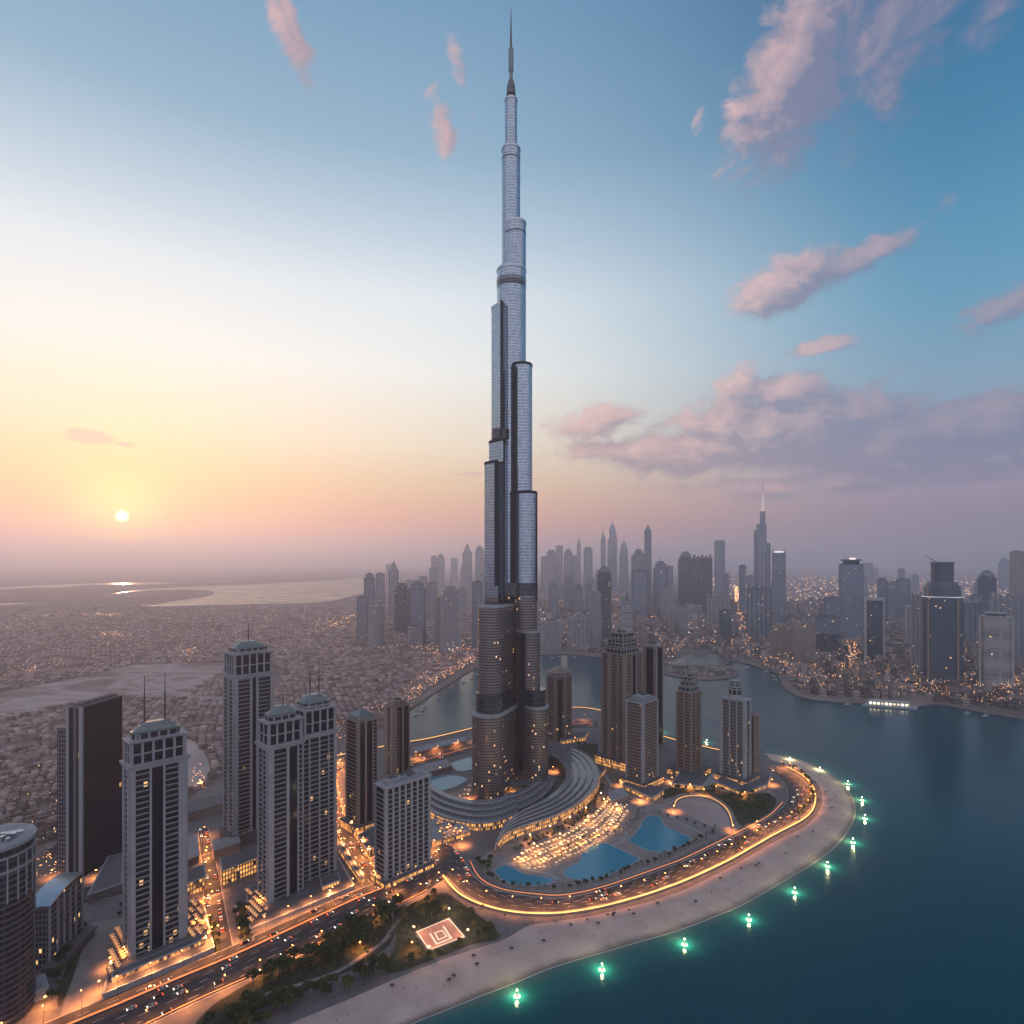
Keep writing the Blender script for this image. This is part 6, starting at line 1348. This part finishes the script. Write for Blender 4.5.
# ------------------------------------------------------------------ cars
def proto_car(col, nm):
    t = empty('car', (0, 0, 0)); pm = mat(nm, col, .35, metal=.3)
    m = MB(); pr_ = [(-2.2, .35), (2.2, .35), (2.25, .75), (1.3, .95), (-1.9, 1.0), (-2.25, .8)]
    def ext(pr_, w, m):
        n = len(pr_); m.face([(x, -w, z) for x, z in pr_]); m.face([(x, w, z) for x, z in reversed(pr_)])
        for i in range(n): a, b = pr_[i], pr_[(i+1) % n]; m.face([(b[0], -w, b[1]), (a[0], -w, a[1]), (a[0], w, a[1]), (b[0], w, b[1])])
    ext(pr_, .92, m); m.build('body', pm, t)
    m = MB(); ext([(1.2, .94), (.55, 1.42), (-1.2, 1.45), (-1.8, .99)], .80, m); m.build('cabin_glass', M['strip'], t); m = MB(); ext([(.55, 1.42), (.5, 1.48), (-1.15, 1.5), (-1.2, 1.45)], .78, m); m.build('roof', pm, t)
    for sx in (-1.35, 1.35):
        for sy in (-1, 1): m = MB(); m.tube((sx, sy * .78, .34), (sx, sy * .96, .34), .34, .34, 10); m.build('wheel', M['rubber'], t)
    for sy in (-1, 1):
        m = MB(); m.box(2.24, sy * .6, .6, .12, .42, .8); m.build('headlight', M['head'], t); m = MB(); m.box(-2.26, sy * .6, .62, .14, .5, .86); m.build('tail_light', M['tail'], t)
    return t
CARS = [proto_car((.5, .5, .5), 'car_paint_silver'), proto_car((.03, .03, .035), 'car_paint_black'), proto_car((.62, .6, .56), 'car_paint_white'), proto_car((.25, .03, .02), 'car_paint_red')]
CN = ['silver', 'black', 'white', 'red']; cu = set()
def put_cars(A, B, lanes, step, where, z=.22, skip=.45, swap=False):
    for k in range(lanes):
        f = (k + .5) / lanes; mid = [tuple(Vector(a).lerp(Vector(b), f)) for a, b in zip(A, B)]
        for x, y, an in along(mid, step):
            if random.random() < skip: continue
            c = random.choices(range(4), (4, 3, 4, 1))[0]; e = CARS[c] if c not in cu else copy_tree(CARS[c]); cu.add(c); j = random.uniform(-3, 3)
            e.location = (x + math.cos(an) * j, y + math.sin(an) * j, z); e.rotation_euler = (0, 0, an + (math.pi if (f < .5) != swap else 0)); tag(e, '%s car driving on the %s' % (CN[c], where), 'car', '%s cars on the %s' % (CN[c], where))
random.seed(77)
put_cars(hwA, hwB, 7, 13, 'wide lower-left highway', skip=.74); put_cars(avA, avB, 3, 14, 'avenue between the towers', skip=.45); put_cars(rgA, rgB, 6, 17, 'ring road', skip=.8); put_cars(backA, backB, 2, 22, 'back road by the lagoon', skip=.5)
put_cars(stA, stB, 2, 14, 'warm lit side street', skip=.4)

# ------------------------------------------------------------------ boats
bt = empty('motor_boat', (0, 0, 0)); m = MB(); dk = [(-5, -1.6), (2, -1.7), (5.6, 0), (2, 1.7), (-5, 1.6)]; kl = [(-4.6, -1), (1.6, -1), (4, 0), (1.6, 1), (-4.6, 1)]
m.prism(kl, WZ - .3, WZ + 1.3, poly2=dk); m.build('hull', mat('boat_white', (.8, .8, .78), .4), bt); m = MB(); m.prism([(-2.6, -1.1), (1, -1.1), (1.8, 0), (1, 1.1), (-2.6, 1.1)], WZ + 1.3, WZ + 2.7, poly2=[(-2.3, -.9), (.4, -.9), (.8, 0), (.4, .9), (-2.3, .9)]); m.build('cabin', M['strip'], bt)
m = MB(); m.prism([(-2.4, -1), (.5, -1), (.9, 0), (.5, 1), (-2.4, 1)], WZ + 2.7, WZ + 2.85, bottom=True); m.build('cabin_roof', MATS['boat_white'], bt)
for i, (px, py, an, lab) in enumerate([(416, 715, 1.0, 'moored nearest the left quay end of the lagoon'), (423, 710.5, .8, 'second from the left along the far lagoon quay'), (425, 707, .8, 'third along the far lagoon quay'), (438, 698.5, .7, 'alone in the middle of the far lagoon quay'), (464, 682.5, .6, 'left of a pair near the great tower'), (472, 678.5, .6, 'right of a pair near the great tower'), (477, 674.5, .6, 'half hidden by the great tower edge'),
        (560, 657, .1, 'left one off the lagoon shore right of the great tower'), (553, 658, .2, 'off the lagoon shore beside the great tower'), (575, 657.5, .3, 'right one off the lagoon shore right of the great tower'), (747, 667.5, 2.8, 'first off the right shore by the basin mouth'), (766, 671.5, 2.4, 'second off the right shore by the basin mouth'), (773, 676, 2.2, 'third off the right shore near the bend'), (775, 680, 2.0, 'fourth off the right shore in the bend'), (848, 704.5, .3, 'alone left of the long pier'), (968, 713.5, .3, 'moored right of the long pier'), (986, 716, .3, 'moored furthest right near the shore')]):
    e = bt if i == 0 else copy_tree(bt); x, y = G(px, py, WZ); e.location = (x, y, 0); e.rotation_euler = (0, 0, an); s = 1.15; e.scale = (s, s, 1); tag(e, 'small white motor boat ' + lab, 'boat', 'motor boats')

# ------------------------------------------------------------------ people on the beach
def proto_person(seed, shirt, pants):
    rr = random.Random(seed); me = bpy.data.meshes.new('person'); st = rr.uniform(-.12, .12)
    v = [(0, 0, .93), (0, 0, 1.15), (0, .01, 1.40), (0, .01, 1.50), (0, .03, 1.63), (-.10, 0, .88), (-.12, st, .48), (-.13, st - .05, .08), (-.13, st + .10, .04), (.10, 0, .88), (.12, -st, .48), (.13, -st - .05, .08), (.13, -st + .10, .04), (-.19, 0, 1.38), (-.25, .02, 1.10), (-.26, .10, .86), (.19, 0, 1.38), (.25, .02, 1.10), (.26, .10, .86)]
    e = [(0, 1), (1, 2), (2, 3), (3, 4), (0, 5), (5, 6), (6, 7), (7, 8), (0, 9), (9, 10), (10, 11), (11, 12), (2, 13), (13, 14), (14, 15), (2, 16), (16, 17), (17, 18)]
    rad = [.14, .125, .14, .055, .10, .095, .06, .045, .035, .095, .06, .045, .035, .06, .042, .035, .06, .042, .035]
    me.from_pydata(v, e, []); ob = bpy.data.objects.new('person', me); C.objects.link(ob); ob.modifiers.new('Skin', 'SKIN'); sk = me.skin_vertices[0].data if me.skin_vertices else None
    if sk is None:
        bm = bmesh.new(); bm.from_mesh(me); bm.verts.layers.skin.verify(); bm.to_mesh(me); bm.free(); sk = me.skin_vertices[0].data
    for i, r_ in enumerate(rad): sk[i].radius = (r_, r_)
    sk[0].use_root = True; ob.modifiers.new('Sub', 'SUBSURF').levels = 1; me.materials.append(MATS.get('skin') or mat('skin', (.35, .22, .16), .6))
    m = MB(); m.prism(circ(.185, 10, ry=.16), .86, 1.42, poly2=circ(.21, 10, ry=.15), bottom=True); m.build('shirt', shirt, ob)
    for s in (-1, 1): m = MB(); m.prism(circ(.115, 8, cx=s * .11), .12, .92, poly2=circ(.12, 8, cx=s * .09), bottom=True); m.build('trousers_leg', pants, ob)
    m = MB(); sphere(m, (0, .02, 1.68), .115, 8, 5); m.build('hair', MATS.get('hair') or mat('hair', (.02, .015, .01), .8), ob); return ob
CK = mat('dark_cloth', (.03, .03, .04), .9); CW = mat('pale_cloth', (.6, .58, .55), .9); CR = mat('red_cloth', (.3, .05, .04), .9)
PE = [proto_person(1, CK, CK), proto_person(2, CW, CK), proto_person(3, CR, CK)]; PNM = ['dark', 'white', 'red']; ug = set()
random.seed(9)
for i in range(46):
    u = random.uniform(.04, .93); w = random.choice([random.uniform(.2, .75), random.uniform(.55, .9)]); k = int(u * (NB - 1)); a, b = Vector(A_[k]), Vector(B_[k]); p = a.lerp(b, w)
    z = np.interp(w, [0, .3, .62, .86, 1], [.06, .25, -.5, -1.45, WZ]); c = random.choices(range(3), (6, 2, 1))[0]; e = PE[c] if c not in ug else copy_tree(PE[c]); ug.add(c)
    e.location = (p.x, p.y, float(z)); e.rotation_euler = (0, 0, random.random() * 6.28); tag(e, 'person in %s top and dark trousers standing on the beach sand' % PNM[c], 'person', 'people in %s tops on the beach' % PNM[c])
# parasols and loungers on the sand
bp = empty('beach_parasol', (0, 0, 0)); m = MB(); m.tube((0, 0, 0), (0, 0, 2.5), .05); m.build('pole', M['dsteel'], bp); m = MB(); m.prism(circ(1.5, 8), 2.1, 2.7, poly2=circ(.08, 8), bottom=True); m.build('canopy', mat('beach_cloth', (.06, .05, .06), .9), bp)
for i in range(26):
    u = random.uniform(.08, .9); k = int(u * (NB - 1)); a, b = Vector(A_[k]), Vector(B_[k]); p = a.lerp(b, random.uniform(.15, .6)); e = bp if i == 0 else copy_tree(bp); e.location = (p.x, p.y, 0 if u < 0 else -.1); tag(e, 'small dark beach parasol on the pale sand', 'parasol', 'dark parasols on the beach')
# ------------------------------------------------------------------ pieces that belong to another part go one level deeper
SUBP = {'podium_roof': 'podium', 'roof_plant': 'roof', 'antenna': 'roof', 'finial': 'roof', 'cabin_roof': 'cabin', 'roof_room': 'roof', 'wing_roof': 'side_wing', 'wing_parapet': 'wing',
        'terminal_roof': 'terminal_wall', 'crown_frame': 'crown_glazing', 'cap_rim': 'cylinder_cap', 'crown_ring': 'crown', 'lamp_head': 'pole', 'light_line': 'parapet', 'mark_link': 'surface', 'mark_inner': 'surface', 'mark_outer': 'surface', 'border_line': 'surface'}
base_of = lambda o: o.name.split('.')[0]
kids = {}
for o in list(bpy.data.objects):
    if o.parent and not o.parent.parent: kids.setdefault(o.parent.name, []).append(o)
for ch in kids.values():
    by = {}
    for o in ch:
        if o.type == 'MESH': by.setdefault(base_of(o), o)
    for o in ch:
        p = by.get(SUBP.get(base_of(o), ''))
        if p and o.type == 'MESH': o.parent = p
